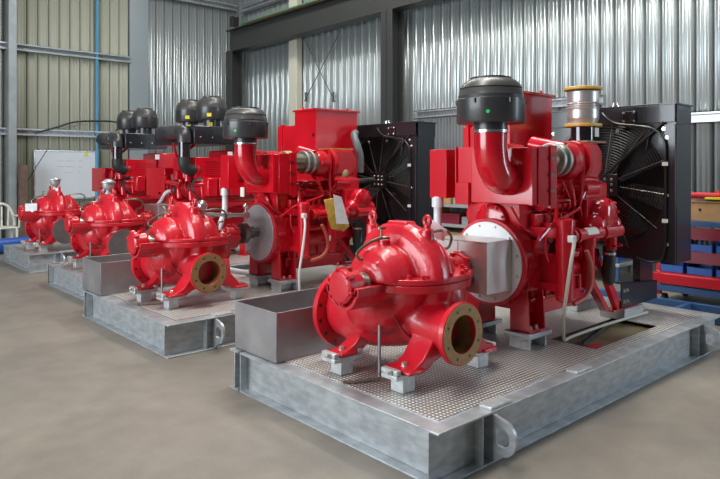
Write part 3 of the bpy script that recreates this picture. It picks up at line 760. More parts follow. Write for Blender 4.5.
    P('coolant_hose', mk(tube, [(5.26, 2.66, 1.03), (5.26, 2.66, .90), (5.27, 2.68, .80), (5.36, 2.72, .72), (5.50, 2.78, .72), (5.62, 2.84, .80)], .052, 14), 'rubber', label='black rubber coolant hose')
    P('hose_clamp', mk(ring, (5.26, 2.66, .955), (0, 0, 1), .057, .05, .02, 20), 'bright_steel')
    # water/other pipes
    P('lower_hose', mk(tube, [(4.58, 2.50, 1.06), (4.64, 2.50, .95), (4.68, 2.52, .80), (4.60, 2.52, .70), (4.46, 2.54, .66)], .020, 10), 'red_hose', label='orange red rubber hose')
    wh = P('valve_head', mk(box, 4.28, 4.33, 2.44, 2.49, 1.15, 1.20), 'white_hose', bev=.006, label='white plastic valve')
    # struts and pipes in front of the block
    pipes = [([(556, 196), (556, 219), (549, 228), (538, 241)], 2.62, .016), ([(560, 220), (570, 214), (580, 208)], 2.62, .012),
             ([(511, 207), (516, 216), (524, 228), (535, 236)], 2.72, .010), ([(585, 192), (580, 205), (583, 222)], 2.72, .012),
             ([(556, 200), (575, 201), (590, 198)], 2.74, .014), ([(546, 236), (546, 252), (549, 262)], 2.66, .012), ([(560, 178), (566, 190), (572, 205)], 2.76, .012)]
    for pp, yv, r in pipes:
        P('fuel_pipe', mk(tube, [at(a, b, y=yv) for a, b in pp], r, 8), 'red_paint')
    def starter(bm):
        cyl(bm, (4.40, 2.70, .90), (4.78, 2.70, .90), .075, seg=20); cyl(bm, (4.44, 2.64, 1.02), (4.66, 2.64, 1.02), .038, seg=16); cyl(bm, (4.78, 2.70, .90), (4.80, 2.70, .90), .06, seg=16)
        box(bm, 4.36, 4.42, 2.62, 2.86, .80, 1.04)
    P('starter_motor', mk(starter), 'red_paint', bev=.004)
    def inj(bm):
        box(bm, 4.45, 4.98, 2.74, 2.84, 1.18, 1.27)
        for k in range(6):
            x = 4.49 + .09 * k; cyl(bm, (x, 2.78, 1.27), (x, 2.78, 1.33), .016, seg=8)
            tube(bm, [(x, 2.78, 1.32), (x, 2.75, 1.40), (x + .03, 2.80, 1.49), (x + .02, 2.88, 1.52)], .006, 6, n=3)
        cyl(bm, (4.60, 2.74, 1.22), (4.60, 2.70, 1.22), .04, seg=14); cyl(bm, (4.75, 2.74, 1.22), (4.75, 2.70, 1.22), .03, seg=14)
    P('injection_pump', mk(inj), 'red_paint', bev=.004)
    P('engine_plate', mk(box, 4.50, 4.56, 2.833, 2.838, 1.40, 1.46), 'label_white', label='small white data plate')
    def alt(bm):
        cyl(bm, (4.98, 2.78, 1.52), (5.20, 2.78, 1.52), .075, seg=20)
        lathe(bm, [(0, 0), (0, .05), (.04, .05), (.04, 0)], (5.22, 2.78, 1.52), (1, 0, 0), 16)
    P('alternator', mk(alt), 'red_paint', bev=.006)
    def front(bm):
        box(bm, 5.2, 5.32, 2.86, 3.30, .70, 1.56); cyl(bm, (5.32, Y0, 1.25), (5.42, Y0, 1.25), .15, seg=28); cyl(bm, (5.32, Y0, .86), (5.44, Y0, .86), .12, seg=28)
    P('front_cover', mk(front), 'red_paint', bev=.012)
    P('fan_shaft', mk(cyl, (5.42, Y0, 1.52), (5.92, Y0, 1.54), .035), 'dark_steel')
    def rail(bm, y):
        prism(bm, [(5.62, .422), (6.36, .422), (6.36, .60), (5.62, .66)], 'xz', y, y + .012); box(bm, 5.62, 6.36, y, y + .07, .422, .434); prism(bm, [(5.62, .65), (6.36, .59), (6.36, .60), (5.62, .66)], 'xz', y, y + .07)
    P('support_rail', mk(rail, 3.44), 'black_paint', bev=.002, label='black channel rail under the radiator')
    rl = P('support_rail', mk(rail, 2.725), 'black_paint', bev=.002, label='black channel rail under the radiator')
    for x in (5.66, 5.72):
        for z in (.48, .58): B(rl, (x, 2.725, z), (0, -1, 0), r=.013, h=.012)
    return P, B
def top_a(t, kind, P, B):
    """air box with elbow and rain-hooded cleaner, turbo, exhaust"""
    ab = P('air_box', mk(box, 4.0, 4.31, 2.60, 3.16, 1.43, 1.85), 'red_paint', bev=.006)
    P('edge_trim', mk(box, 3.992, 4.0, 2.60, 2.625, 1.43, 1.85), 'red_paint', ab)
    def sd(bm):
        box(bm, 4.06, 4.29, 2.588, 2.60, 1.42, 1.86); box(bm, 4.20, 4.285, 2.575, 2.60, 1.40, 1.87)
    P('side_cover', mk(sd), 'red_paint', ab, bev=.003)
    for z in (1.52, 1.64, 1.76):
        P('clip', mk(box, 4.19, 4.25, 2.568, 2.590, z, z + .022), 'red_dark', ab)
    P('top_hump', mk(lathe, [(0, 0), (0, .06), (.02, .09), (.20, .09), (.24, .05), (.24, 0)], (4.05, 2.9, 1.80), (1, 0, 0), 24), 'red_paint', ab)
    ac = P('intake_elbow', mk(tube, [(3.77, 2.80, 2.02), (3.77, 2.80, 1.86), (3.79, 2.80, 1.74), (3.86, 2.80, 1.64), (3.96, 2.81, 1.615), (4.03, 2.81, 1.615)], .118, 28), 'red_paint')
    P('neck', mk(cyl, (3.77, 2.80, 1.95), (3.77, 2.80, 2.08), .121), 'black_plastic', ac, label='black rubber neck')
    def cl(bm): ring(bm, (3.77, 2.80, 1.955), (0, 0, 1), .125, .115, .018, 28)
    P('hose_clamp', mk(cl), 'bright_steel', ac)
    def cap(bm):
        lathe(bm, [(0, .12), (0, .236), (.012, .242), (.17, .242), (.175, .235), (.20, .232)], (3.77, 2.80, 2.020), (0, 0, 1), 48)
        for k in range(6):
            a = R(60 * k + 70); d = V(math.cos(a), math.sin(a), 0); c = V(3.77, 2.8, 2.170) + d * .242
            cyl(bm, c - V(0, 0, .016), c + V(0, 0, .016), .012, seg=6)
    cb = P('air_cleaner', mk(cap), 'black_plastic')
    def dome(bm):
        lathe(bm, [(0, .234), (.01, .230), (.045, .222), (.05, .214), (.055, .222), (.075, .212), (.105, .185), (.120, .155), (.124, .135), (.127, .145), (.134, .145), (.136, .12), (.136, 0)], (3.77, 2.80, 2.217), (0, 0, 1), 48)
    P('rain_hood', mk(dome), 'cap_top', cb, label='dull grey domed hood')
    gd = V(-.50, -.866, 0) * .2425
    P('green_sticker', mk(cyl, V(3.77 - .205, 2.80 - .128, 2.09), V(3.77 - .2065, 2.80 - .129, 2.09), .0135, seg=14), 'green_dot', cb, label='round green sticker')
    # turbo
    def bel(bm):
        lathe(bm, [(-.14, 0), (-.14, .095), (0, .10), (.02, .125), (.05, .125), (.06, .115), (.09, .115), (.10, .13), (.13, .13), (.14, .11), (.19, .11), (.19, 0)], (4.47, 2.76, 1.765), (1, .0, 0), 30)
    fc = P('flexible_coupling', mk(bel), 'bronze_pipe', label='grey clamped hose coupling')
    for xx in (4.49, 4.58): P('hose_clamp', mk(ring, (xx, 2.76, 1.765), (1, 0, 0), .135, .12, .022, 28), 'galv_end', fc)
    if kind == 2:
        P('tape', mk(lathe, [(0, .135), (.09, .14), (.09, .10), (0, .10)], (4.32, 2.90, 1.76), (1, 0, 0), 16, R(10), R(120), closed=True), 'khaki_tape', label='brown tape over the coupling')
    def turbo(bm):
        lathe(bm, [(0, 0), (0, .115), (.03, .15), (.10, .16), (.16, .15), (.20, .11), (.24, .10), (.24, 0)], (4.65, 2.79, 1.755), (1, 0, 0), 32)
        cyl(bm, (4.68, 2.74, 1.84), (4.68, 3.05, 1.90), .07, seg=18)
        lathe(bm, [(0, 0), (0, .18), (.05, .185), (.05, 0)], (4.90, 2.82, 1.75), (1, 0, 0), 30)
    P('turbocharger', mk(turbo), 'red_paint', bev=.006)
    def exb(bm):
        prism(bm, [(4.95, 1.64), (5.24, 1.60), (5.34, 1.68), (5.34, 1.84), (5.26, 1.915), (4.95, 1.915)], 'xz', 2.76, 3.06)
        prism(bm, [(4.95, 1.62), (5.16, 1.42), (5.26, 1.42), (5.34, 1.68)], 'xz', 2.80, 3.0)
    P('exhaust_elbow', mk(exb), 'red_paint', bev=.018, seg=3)
    P('oil_pipe', mk(tube, [(4.86, 2.70, 1.90), (4.84, 2.67, 1.74), (4.84, 2.68, 1.60), (4.88, 2.72, 1.42)], .018, 8), 'red_paint')
    P('oil_pipe', mk(tube, [(4.66, 2.70, 1.60), (4.68, 2.68, 1.52), (4.74, 2.70, 1.40)], .022, 8), 'red_paint')
    def rb(bm):
        box(bm, 4.96, 5.36, 2.72, 2.98, 1.42, 1.58); cyl(bm, (5.0, 2.85, 1.58), (5.32, 2.85, 1.58), .085, seg=18)
    P('thermostat_housing', mk(rb), 'red_paint', bev=.03, seg=4)
    if kind == 1:
        ex = P('exhaust_bellows', mk(lathe, [(0, .10), (0, .125), (.04, .136)] + [(0.04 + .0125 * i, .138 + (.003 if i % 2 else 0)) for i in range(1, 8)] + [(.14, .145), (.15, .135), (.16, .145), (.17, .135), (.18, .145), (.19, .135)] + [(0.19 + .0125 * i, .136 + (.003 if i % 2 else 0)) for i in range(1, 9)] + [(.30, .10)], (5.34, 2.95, 2.097), (0, 0, 1), 40), 'guard_steel', label='bare corrugated stainless bellows')
        for z in (2.07, 2.40):
            P('wooden_flange', mk(lathe, [(0, 0), (0, .160), (.005, .165), (.022, .165), (.027, .160), (.027, 0)], (5.34, 2.95, z), (0, 0, 1), 40), 'wood_yellow', ex, label='yellow disc closing the bellows')
        P('exhaust_neck', mk(cyl, (5.34, 2.95, 1.94), (5.34, 2.95, 2.07), .105), 'black_gloss')
        P('outlet_plate', mk(box, 5.18, 5.52, 2.82, 3.08, 1.925, 1.942), 'wood_brown', label='brown board under the exhaust neck')
        P('label_plate', mk(box, 5.35, 5.42, 2.838, 2.842, 1.98, 2.06), 'label_white', label='white label')
    else:
        P('outlet_plate', mk(box, 4.95, 5.32, 2.80, 3.04, 1.925, 1.94), 'wood_yellow', label='yellow board closing the exhaust outlet')
        P('tape', mk(lathe, [(0, 0), (0, .05), (.08, .065), (.14, .03), (.14, 0)], (5.28, 2.86, 1.62), (.3, -.2, 1), 10), 'khaki_tape', label='brown tape wrapped on a pipe end')
        P('tape', mk(lathe, [(0, 0), (0, .05), (.07, .06), (.12, .03), (.12, 0)], (5.14, 2.80, 1.57), (.3, -.2, 1), 10), 'khaki_tape', label='lower brown tape wrap')
        P('radiator_hose', mk(tube, [(5.62, 3.10, 2.16), (5.56, 3.06, 2.12), (5.54, 2.98, 2.0), (5.56, 2.94, 1.84), (5.56, 2.94, 1.64)], .047, 14), 'grey_hose', label='grey radiator hose')
    # control box with conduit, and shield plate
    P00 = P
    if kind == 2:
        def P(name, bm, m, parent=t, **k):
            bmesh.ops.transform(bm, matrix=Matrix.Translation((-.06, .22, 0)), verts=bm.verts); return P00(name, bm, m, parent, **k)
    cbx = P('control_box', mk(box, 4.20, 4.50, 3.585, 3.775, 1.44, 1.86), 'red_paint', bev=.004)
    P('box_notch', mk(box, 4.35, 4.44, 3.57, 3.586, 1.55, 1.68), 'red_dark', cbx)
    P('conduit', mk(tube, [(4.22, 3.70, 1.45), (4.22, 3.70, 1.28), (4.21, 3.70, 1.15), (4.16, 3.72, .98), (4.08, 3.72, .80), (4.06, 3.70, .62), (4.2, 3.66, .45), (4.5, 3.64, .36)], .036, 14), 'conduit', cbx, label='thick white conduit')
    P('gland_nut', mk(cyl, (4.22, 3.70, 1.36), (4.22, 3.70, 1.44), .052), 'conduit', cbx)
    P = P00
    def shp(bm):
        box(bm, 4.20, 4.30, 3.29, 3.47, 1.44, 1.87); box(bm, 4.18, 4.20, 3.46, 3.475, 1.42, 1.88); box(bm, 4.32, 4.45, 3.14, 3.42, 1.42, 1.62)
        box(bm, 4.14, 4.18, 3.30, 3.44, 1.40, 1.58)
    P('junction_box', mk(shp), 'red_paint', bev=.004)
    # control cabinet on the far side
    if kind == 1: cx0, cx1, ya, yb = 4.72, 5.40, 3.30, 3.62
    else: cx0, cx1, ya, yb = 5.03, 5.72, 3.18, 3.64
    ct = 2.37 if kind == 1 else 2.43
    cab = P('control_cabinet', mk(box, cx0, cx1, ya, yb, 1.42, ct), 'red_paint', bev=.004)
    P('cabinet_cap', mk(box, cx0 - .02, cx1 + .04, ya - .02, yb + .02, ct, ct + .025), 'red_paint', cab, bev=.003)
    P('lifting_tab', mk(cyl, (cx0 + .05, yb - .10, ct + .025), (cx0 + .05, yb - .10, ct + .065), .022), 'red_paint', cab)
    P('lifting_tab', mk(cyl, (cx1 - .15, ya + .03, ct + .025), (cx1 - .15, ya + .03, ct + .055), .018), 'red_paint', cab)
    P('latch', mk(box, cx0 - .012, cx0, ya + .05, ya + .07, 2.10, 2.14), 'black_paint', cab, label='black latch')
    P('lower_panel', mk(box, cx0 + .02, cx0 + .05, yb, yb + (.22 if kind == 1 else .42), 1.42, 2.08 if kind == 1 else 2.26), 'red_paint', cab, bev=.003)
    P('lower_panel', mk(box, cx0, cx0 + .07, yb + (.14 if kind == 1 else .30), yb + (.18 if kind == 1 else .34), 1.42, 2.10 if kind == 1 else 2.28), 'red_paint', cab, bev=.003)
    def mid(bm):
        box(bm, 4.50, 5.5, 3.20, 3.60, 1.0, 1.42); cyl(bm, (4.4, 3.45, 1.30), (5.2, 3.45, 1.30), .09, seg=18)
    P('air_duct', mk(mid), 'red_paint', bev=.02)

def radiator(off, label):
    ox, oy = off
    t = thing('radiator', (6.17 + ox, 3.11 + oy, .61), label, 'radiator', 'engine radiators')
    T = Matrix.Translation((ox, oy, 0))
    def P(name, bm, m, parent=t, **k):
        bmesh.ops.transform(bm, matrix=T, verts=bm.verts); return part(name, bm, m, parent, **k)
    x0, x1, y0, y1, z0, z1 = 6.0, 6.34, 2.40, 3.82, .83, 2.10
    yc, zc = 3.08, 1.54; rr = .60
    # front plate with round opening
    def shroud(bm):
        N = 64; out = []; inn = []
        for i in range(N):
            a = 2 * math.pi * i / N; c, s = math.cos(a), math.sin(a)
            inn.append((yc + rr * c, zc + rr * s))
            k = min((y1 - yc) / c if c > 1e-9 else 1e9, (y0 - yc) / c if c < -1e-9 else 1e9, (z1 + .17 - zc) / s if s > 1e-9 else 1e9, (z0 - zc) / s if s < -1e-9 else 1e9)
            out.append((yc + k * c, zc + k * s))
        for i in range(N):
            j = (i + 1) % N
            o0, o1, n0, n1 = out[i], out[j], inn[i], inn[j]
            f = [[bm.verts.new((X, *q)) for q in (o0, o1, n1, n0)] for X in (x0, x0 + .012)]
            bm.faces.new(f[0]); bm.faces.new(f[1][::-1])
            bm.faces.new((f[0][3], f[0][2], f[1][2], f[1][3]))
            # collar
            r2 = [(yc + (rr) * (q[0] - yc) / rr, q[1]) for q in (n0, n1)]
            g = [bm.verts.new((x0 + .012, *n0)), bm.verts.new((x0 + .012, *n1)), bm.verts.new((x0 + .14, *n1)), bm.verts.new((x0 + .14, *n0))]
            bm.faces.new(g)
        bmesh.ops.remove_doubles(bm, verts=bm.verts, dist=1e-4)
    P('shroud', mk(shroud), 'black_paint', ang=50)
    def sides(bm):
        box(bm, x0 + .012, x1, y0, y0 + .02, z0, z1); box(bm, x0 + .012, x1, y1 - .02, y1, z0, z1); box(bm, x0 + .012, x1, y0, y1, z0, z0 + .02)
        box(bm, x0 - .025, x0, y0, y0 + .10, z0, z1)
    fr = P('frame', mk(sides), 'black_paint', bev=.003)
    def tank(bm): box(bm, x0 + .03, x1 + .02, y0 + .005, y1, z1, z1 + .19)
    tk = P('header_tank', mk(tank), 'black_paint', bev=.004)
    def ttop(bm): box(bm, x0 - .03, x1 + .03, y0 - .01, y1 + .01, z1 + .18, z1 + .195); box(bm, x0 - .03, x0 - .018, y0, y1, z1 + .02, z1 + .18)
    P('tank_cover', mk(ttop), 'black_paint', tk, bev=.002)
    for yy in (2.50, 2.95, 3.3, 3.65):
        bolt(fr, V(x0 - (.026 if yy == 2.5 else .001) + ox, yy + oy, 2.06), (-1, 0, 0), .014, .012, 'bright_steel')
    for zz in (1.0, 1.45, 1.98): bolt(fr, V(x0 - .026 + ox, 2.47 + oy, zz), (-1, 0, 0), .014, .012, 'bright_steel')
    P('core', mk(box, x0 + .22, x1 - .01, y0 + .02, y1 - .02, z0 + .02, z1), 'rubber')
    def fan(bm):
        cyl(bm, (x0 + .08, yc, zc), (x0 + .14, yc, zc), .11, seg=24)
        for k in range(8):
            a = R(45 * k + 12); d = V(0, math.cos(a), math.sin(a)); p = V(0, -math.sin(a), math.cos(a)); c = V(x0 + .10, yc, zc)
            q = [c + d * .10 - p * .05 + V(.03, 0, 0), c + d * .10 + p * .05 - V(.02, 0, 0), c + d * .56 + p * .12 - V(.035, 0, 0), c + d * .56 - p * .08 + V(.035, 0, 0)]
            vs = [bm.verts.new(v) for v in q]; vs2 = [bm.verts.new(v + V(.006, 0, 0)) for v in q]
            bm.faces.new(vs); bm.faces.new(vs2[::-1])
            for i in range(4): bm.faces.new((vs[i], vs[(i + 1) % 4], vs2[(i + 1) % 4], vs2[i]))
    P('fan', mk(fan), 'black_gloss')
    def gwire(bm):
        r = .12
        while r < rr + .02:
            N = 56; ri = [[], [], []]
            for i in range(N):
                a = 2 * math.pi * i / N
                for k, (dr, dx) in enumerate(((.0026, 0), (-.0013, .0023), (-.0013, -.0023))):
                    ri[k].append(bm.verts.new((x0 - .02 + dx, yc + (r + dr) * math.cos(a), zc + (r + dr) * math.sin(a))))
            for i in range(N):
                j = (i + 1) % N
                for k in range(3):
                    l = (k + 1) % 3; bm.faces.new((ri[k][i], ri[k][j], ri[l][j], ri[l][i]))
            r += .026
    g = P('fan_guard', mk(gwire), 'wire')
    for k in range(12):
        a = R(30 * k + 8); d = V(0, math.cos(a), math.sin(a))
        P('guard_rod', mk(cyl, V(x0 - .026, yc, zc) + d * .10, V(x0 - .010, yc, zc) + d * (rr + .045), .0036, seg=6), 'rod', g)
    hb = P('hub_plate', mk(box, x0 - .06, x0 - .03, yc - .16, yc + .12, zc - .11, zc + .10), 'black_paint', bev=.004)
    for dy in (-.10, -.03, .04):
        for dz in (-.06, .0, .05): bolt(hb, V(x0 - .06 + ox, yc + dy + oy, zc + dz), (-1, 0, 0), .011, .012, 'bright_steel')
    P('strut', mk(cyl, (x0 - .035, 2.50, 2.12), (x0 - .05, yc + .02, zc + .05), .013, seg=10), 'wire', label='diagonal stay rod')
    P('strut', mk(cyl, (x0 - .02, 2.62, 2.10), (x0 - .02, 2.66, 1.86), .013, seg=10), 'black_paint')
    def cable(bm):
        pts = [(6.0, 3.12, 2.27), (5.95, 3.05, 2.20), (5.94, 2.94, 2.13), (5.95, 2.76, 2.10), (5.95, 2.58, 2.06), (5.95, 2.49, 1.96), (5.95, 2.475, 1.8), (5.95, 2.475, 1.3), (5.95, 2.49, .92), (5.93, 2.58, .83), (5.9, 2.72, .86)]
        tube(bm, pts, .0115, 8)
    cb = P('cable', mk(cable), 'wire')
    for z in (1.72, 1.20): P('cable_clip', mk(box, 5.935, 5.945, 2.45, 2.50, z, z + .035), 'label_white', cb, label='white cable clip')
    sb = P('sensor_box', mk(box, x0 - .05, x0 - .03, 2.75, 2.88, 2.13, 2.24), 'black_gloss', bev=.004)
    for yy in (2.765, 2.865):
        for zz in (2.145, 2.225): bolt(sb, V(x0 - .05 + ox, yy + oy, zz), (-1, 0, 0), .008, .008, 'bright_steel')
    P('filler_cap', mk(lathe, [(0, 0), (0, .05), (.02, .05), (.025, .035), (.04, .035), (.05, .02), (.05, 0)], (6.08, 3.02, z1 + .195), (0, 0, 1), 18), 'bright_steel', tk, label='chrome filler cap')
    P('label_plate', mk(box, x0 - .036, x0 - .03, 3.66, 3.78, 2.17, 2.24), 'label_white', tk, label='white sticker')
    for y in (2.74, 3.40): P('mounting_foot', mk(box, 6.02, 6.30, y, y + .07, .61, .83), 'black_paint')
    return t

OFF2 = (-.10, 3.16)
e1 = thing('diesel_engine', (4.7, Y0, .48), 'nearest red diesel engine, with steel bellows on its exhaust and white disc', 'engine', 'diesel engines')
P_, B_ = engine_core(e1, 1); top_a(e1, 1, P_, B_)
e2 = thing('diesel_engine', (4.7 + OFF2[0], Y0 + OFF2[1], .48), 'second red diesel engine, with bare grey disc, tall cabinet and yellow bag', 'engine', 'diesel engines')
P_, B_ = engine_core(e2, 2, *OFF2)
# pipes of the core were measured on the first engine: fine, they shift with it
top_a(e2, 2, P_, B_)
part('tag', mk(box, 3.99, 4.0, 6.52, 6.60, 1.36, 1.47), 'label_white', e2, label='small white and yellow paper tag')
R1 = radiator((0, 0), 'large black radiator with round fan guard, at the right end of the front skid')
R2 = radiator((OFF2[0] + .04, OFF2[1]), 'black radiator with round fan guard behind the second engine')
for sk, off in ((S1, (0, 0)), (S2, OFF2)):
    for yy in ((2.725, 2.965), (3.195, 3.435)):
        eng_block(sk, 4.16, 4.46, yy[0], yy[1], .434, off)
        eng_block(sk, 5.68, 6.06, yy[0], yy[1], .404, off, True)

# hoses
def hose1(bm):
    tube(bm, [(4.305, 2.46, 1.17), at(574, 244, y=2.44), at(571, 262, y=2.44), at(567, 290, y=2.48), at(564, 313, y=2.55), at(563.5, 328, y=2.62), V(4.60, 2.70, .33), V(4.75, 2.725, .323), V(5.3, 2.735, .323), V(6.10, 2.71, .323)], .0135, 10)
single('drain_hose', mk(hose1), 'cream_hose', 'long white hose from the nearest engine down along the deck edge', 'hose', loc=(4.3, 2.6, .308))
def hose2(bm):
    o = V(OFF2[0], OFF2[1], 0)
    tube(bm, [V(4.305, 2.46, 1.17) + o, V(4.285, 2.42, 1.05) + o, V(4.25, 2.42, .80) + o, V(4.22, 2.44, .55) + o, V(4.25, 2.47, .36) + o, V(4.34, 2.55, .328) + o], .0135, 10)
single('drain_hose', mk(hose2), 'white_hose', 'white hose hanging beside the second engine, behind the front tray', 'hose', loc=(4.2, 5.6, .308))
# yellow bag and paper hung on the second engine
def bag(bm):
    yv = 5.58
    P = [(325, 200), (334, 198.5), (341, 205), (349, 226), (344, 231), (332, 229), (328, 216)]
    f = [bm.verts.new(at(a, b, y=yv)) for a, b in P]; bk = [bm.verts.new(at(a, b, y=yv) + V(.03, .05, 0)) for a, b in P]
    bm.faces.new(f); bm.faces.new(bk[::-1])
    for i in range(len(P)): bm.faces.new((f[i], f[(i + 1) % len(P)], bk[(i + 1) % len(P)], bk[i]))
    bmesh.ops.subdivide_edges(bm, edges=bm.edges[:], cuts=3, use_grid_fill=True)
    for v in bm.verts: v.co += V(random.uniform(-.006, .006), random.uniform(-.012, .012), random.uniform(-.006, .006))
bag_o = single('document_bag', mk(bag), 'yellow_bag', 'crumpled yellow plastic bag with a white sheet, hanging on the second engine', 'bag')
def paper2(bm):
    yv = 5.55; P = [(333.5, 194.5), (341.5, 197), (349, 224), (336.5, 224)]
    f = [bm.verts.new(at(a, b, y=yv)) for a, b in P]; bk = [bm.verts.new(at(a, b, y=yv) + V(.001, .004, 0)) for a, b in P]
    bm.faces.new(f); bm.faces.new(bk[::-1])
    for i in range(4): bm.faces.new((f[i], f[(i + 1) % 4], bk[(i + 1) % 4], bk[i]))
part('document_sheet', mk(paper2), 'paper', bag_o, label='white sheet of paper hanging with the bag')

# ---------------------------------------------------------------- type B engines (third and fourth)
def engine_b(off, label):
    ox, oy = off
    t = thing('twin_cleaner_engine', (4.8 + ox, Y0 + oy, .48), label, 'engine', 'engines with twin air cleaners')
    T = Matrix.Translation((ox, oy, 0))
    def P(name, bm, m, parent=t, **k):
        bmesh.ops.transform(bm, matrix=T, verts=bm.verts); return part(name, bm, m, parent, **k)
    def B(parent, p, d, **k): return bolt(parent, V(*p) + V(ox, oy, 0), d, **k)
    P('flywheel_housing', mk(lathe, [(0, 0), (0, .31), (.04, .31), (.25, .28), (.25, 0)], (4.148, Y0, .95), (1, 0, 0), 40), 'red_paint', bev=.004)
    def block(bm):
        box(bm, 4.40, 5.65, 2.78, 3.42, .66, 1.30)
        prism(bm, [(2.60, 1.24), (2.84, 1.02), (3.36, 1.02), (3.60, 1.24), (3.55, 1.52), (3.2, 1.48), (3.0, 1.48), (2.65, 1.52)], 'yz', 4.42, 5.62)
        for k in range(6): box(bm, 4.46 + .19 * k, 4.62 + .19 * k, 2.50, 2.66, 1.28, 1.55)
    P('engine_block', mk(block), 'red_paint', bev=.015)
    def sump(bm): box(bm, 4.4, 5.6, 2.84, 3.36, .52, .66)
    P('sump', mk(sump), 'red_paint', bev=.01)
    for s in (-1, 1):
        for x in (4.1, 5.2):
            def leg(bm):
                box(bm, x, x + .22, Y0 + s * .30 - .06, Y0 + s * .30 + .10, .307, .33); box(bm, x + .02, x + .04, Y0 + s * .3 - .06, Y0 + s * .3 + .1, .33, .80); box(bm, x + .18, x + .20, Y0 + s * .3 - .06, Y0 + s * .3 + .1, .33, .80); box(bm, x, x + .22, Y0 + s * .30 - .06, Y0 + s * .30 + .10, .80, .83)
            P('leg', mk(leg), 'red_paint')
    # intercooler box under the intake pipe
    ib = P('aftercooler', mk(box, 4.34, 4.90, 2.66, 3.40, 1.54, 1.86), 'red_paint', bev=.006)
    def fins(bm):
        for k in range(8): box(bm, 4.50, 4.86, 2.652, 2.661, 1.59 + .03 * k, 1.605 + .03 * k)
    P('fin_panel', mk(fins), 'red_cast', ib)
    P('upper_block', mk(box, 4.95, 5.60, 2.72, 3.40, 1.50, 1.98), 'red_paint', bev=.02)
    P('badge', mk(box, 4.86, 4.94, 2.62, 2.626, 1.86, 1.95), 'paper', label='small pale plate')
    # ducting
    P('intake_pipe', mk(cyl, (4.20, 2.74, 1.84), (4.20, 2.74, 2.12), .085, seg=24), 'black_gloss', label='glossy black vertical intake pipe')
    P('lower_elbow', mk(tube, [(4.20, 2.74, 1.86), (4.20, 2.74, 1.76), (4.24, 2.74, 1.70), (4.32, 2.74, 1.67), (4.42, 2.74, 1.67)], .092, 20), 'rubber')
    P('hose_clamp', mk(ring, (4.37, 2.74, 1.67), (1, 0, 0), .105, .09, .03, 24), 'red_paint')
    P('hose_clamp', mk(ring, (4.20, 2.74, 2.08), (0, 0, 1), .092, .08, .02, 24), 'bright_steel')
    P('upper_elbow', mk(tube, [(4.20, 2.74, 2.08), (4.20, 2.745, 2.17), (4.20, 2.79, 2.23), (4.20, 2.90, 2.24)], .104, 20), 'black_plastic')
    P('muffler', mk(lathe, [(0, 0), (0, .09), (.02, .112), (.08, .112), (.09, .108), (.52, .108), (.53, .114), (.62, .114), (.64, .09), (.64, 0)], (4.20, 2.88, 2.24), (0, 1, 0), 28), 'black_plastic', label='black horizontal canister')
    pf = P('platform', mk(box, 4.30, 5.10, 2.62, 4.0, 2.06, 2.33), 'black_paint', bev=.01, label='black box platform under the air cleaners')
    for x in (4.4, 4.6, 4.8, 5.0): B(pf, (x, 2.62, 2.16), (0, -1, 0), r=.011, h=.01, m='bright_steel')
    for (x, y) in ((4.92, 3.23), (4.90, 3.93)):
        ac = P('air_cleaner', mk(lathe, [(0, 0), (0, .13), (.14, .13), (.14, .236), (.15, .242), (.34, .242), (.345, .235), (.35, .23)], (x, y, 2.33), (0, 0, 1), 36), 'black_plastic')
        if oy < 7:
            d = V(-.62, -.785, 0)
            for zz, rr_ in ((.16, .2425), (.02, .1305)):
                c_ = V(x, y, 2.33 + zz + .05) + d * rr_
                mx_ = Matrix.Translation(c_) @ Matrix.Rotation(math.atan2(d.y, d.x), 4, 'Z')
                P('warning_sticker', mk(box, -.003, .002, -.035, .035, -.028, .028, mx_), 'yellow_tag', ac, label='yellow warning sticker')
        P('rain_hood', mk(lathe, [(0, .236), (.04, .232), (.08, .222), (.13, .19), (.16, .145), (.18, .145), (.182, 0)], (x, y, 2.67), (0, 0, 1), 36), 'cap_top', ac, label='dull grey domed hood')
    P('brace', mk(tube, [(4.30, 3.3, 2.1), (4.36, 3.34, 1.9), (4.6, 3.42, 1.55)], .022, 8, smooth=False), 'red_paint')
    P('brace', mk(tube, [(4.40, 2.70, 2.1), (4.30, 2.86, 1.95), (4.22, 2.98, 1.72)], .022, 8, smooth=False), 'red_paint')
    def cb(bm): box(bm, 4.28, 4.78, 3.58, 4.28, 1.24, 1.70)
    c = P('control_box', mk(cb), 'red_paint', bev=.006)
    P('handle', mk(box, 4.42, 4.72, 3.565, 3.58, 1.585, 1.605), 'bright_steel', c)
    P('knob', mk(cyl, (4.27, 3.74, 1.30), (4.25, 3.74, 1.30), .02, seg=10), 'black_paint', c)
    P('conduit', mk(tube, [(4.34, 3.34, 1.34), (4.22, 3.37, 1.32), (4.18, 3.46, 1.20), (4.14, 3.58, 1.04), (4.20, 3.6, .7)], .032, 12), 'conduit', label='white conduit')
    for k, (a, b) in enumerate((((4.3, 2.7, 1.45), (4.9, 2.55, 1.45)), ((4.3, 2.60, 1.15), (5.5, 2.60, 1.15)), ((4.25, 2.95, 1.45), (4.25, 3.4, 1.48)))):
        P('coolant_pipe', mk(cyl, a, b, .035, seg=14), 'red_paint')
    rnd = random.Random(5)
    for k in range(12):
        x, y, z = rnd.uniform(4.2, 4.4), rnd.uniform(2.55, 3.6), rnd.uniform(1.1, 1.55)
        P('filter', mk(lathe, [(0, 0), (0, .03), (.01, .045), (.14, .045), (.15, .02), (.15, 0)], (x, y, z), (0, rnd.uniform(-.4, .4), 1), 14), rnd.choice(['red_paint', 'red_paint', 'red_dark']))
    for k in range(8):
        y = 2.6 + .12 * k
        P('fuel_pipe', mk(tube, [(4.40, y, 1.56), (4.30, y + .04, 1.50), (4.26, y - .03, 1.35), (4.40, y, 1.22)], .014, 6), rnd.choice(['red_paint', 'black_paint', 'red_paint']))
    return t
engine_b((.15, 6.03), 'third red engine, with twin black air cleaners, behind the third pump')
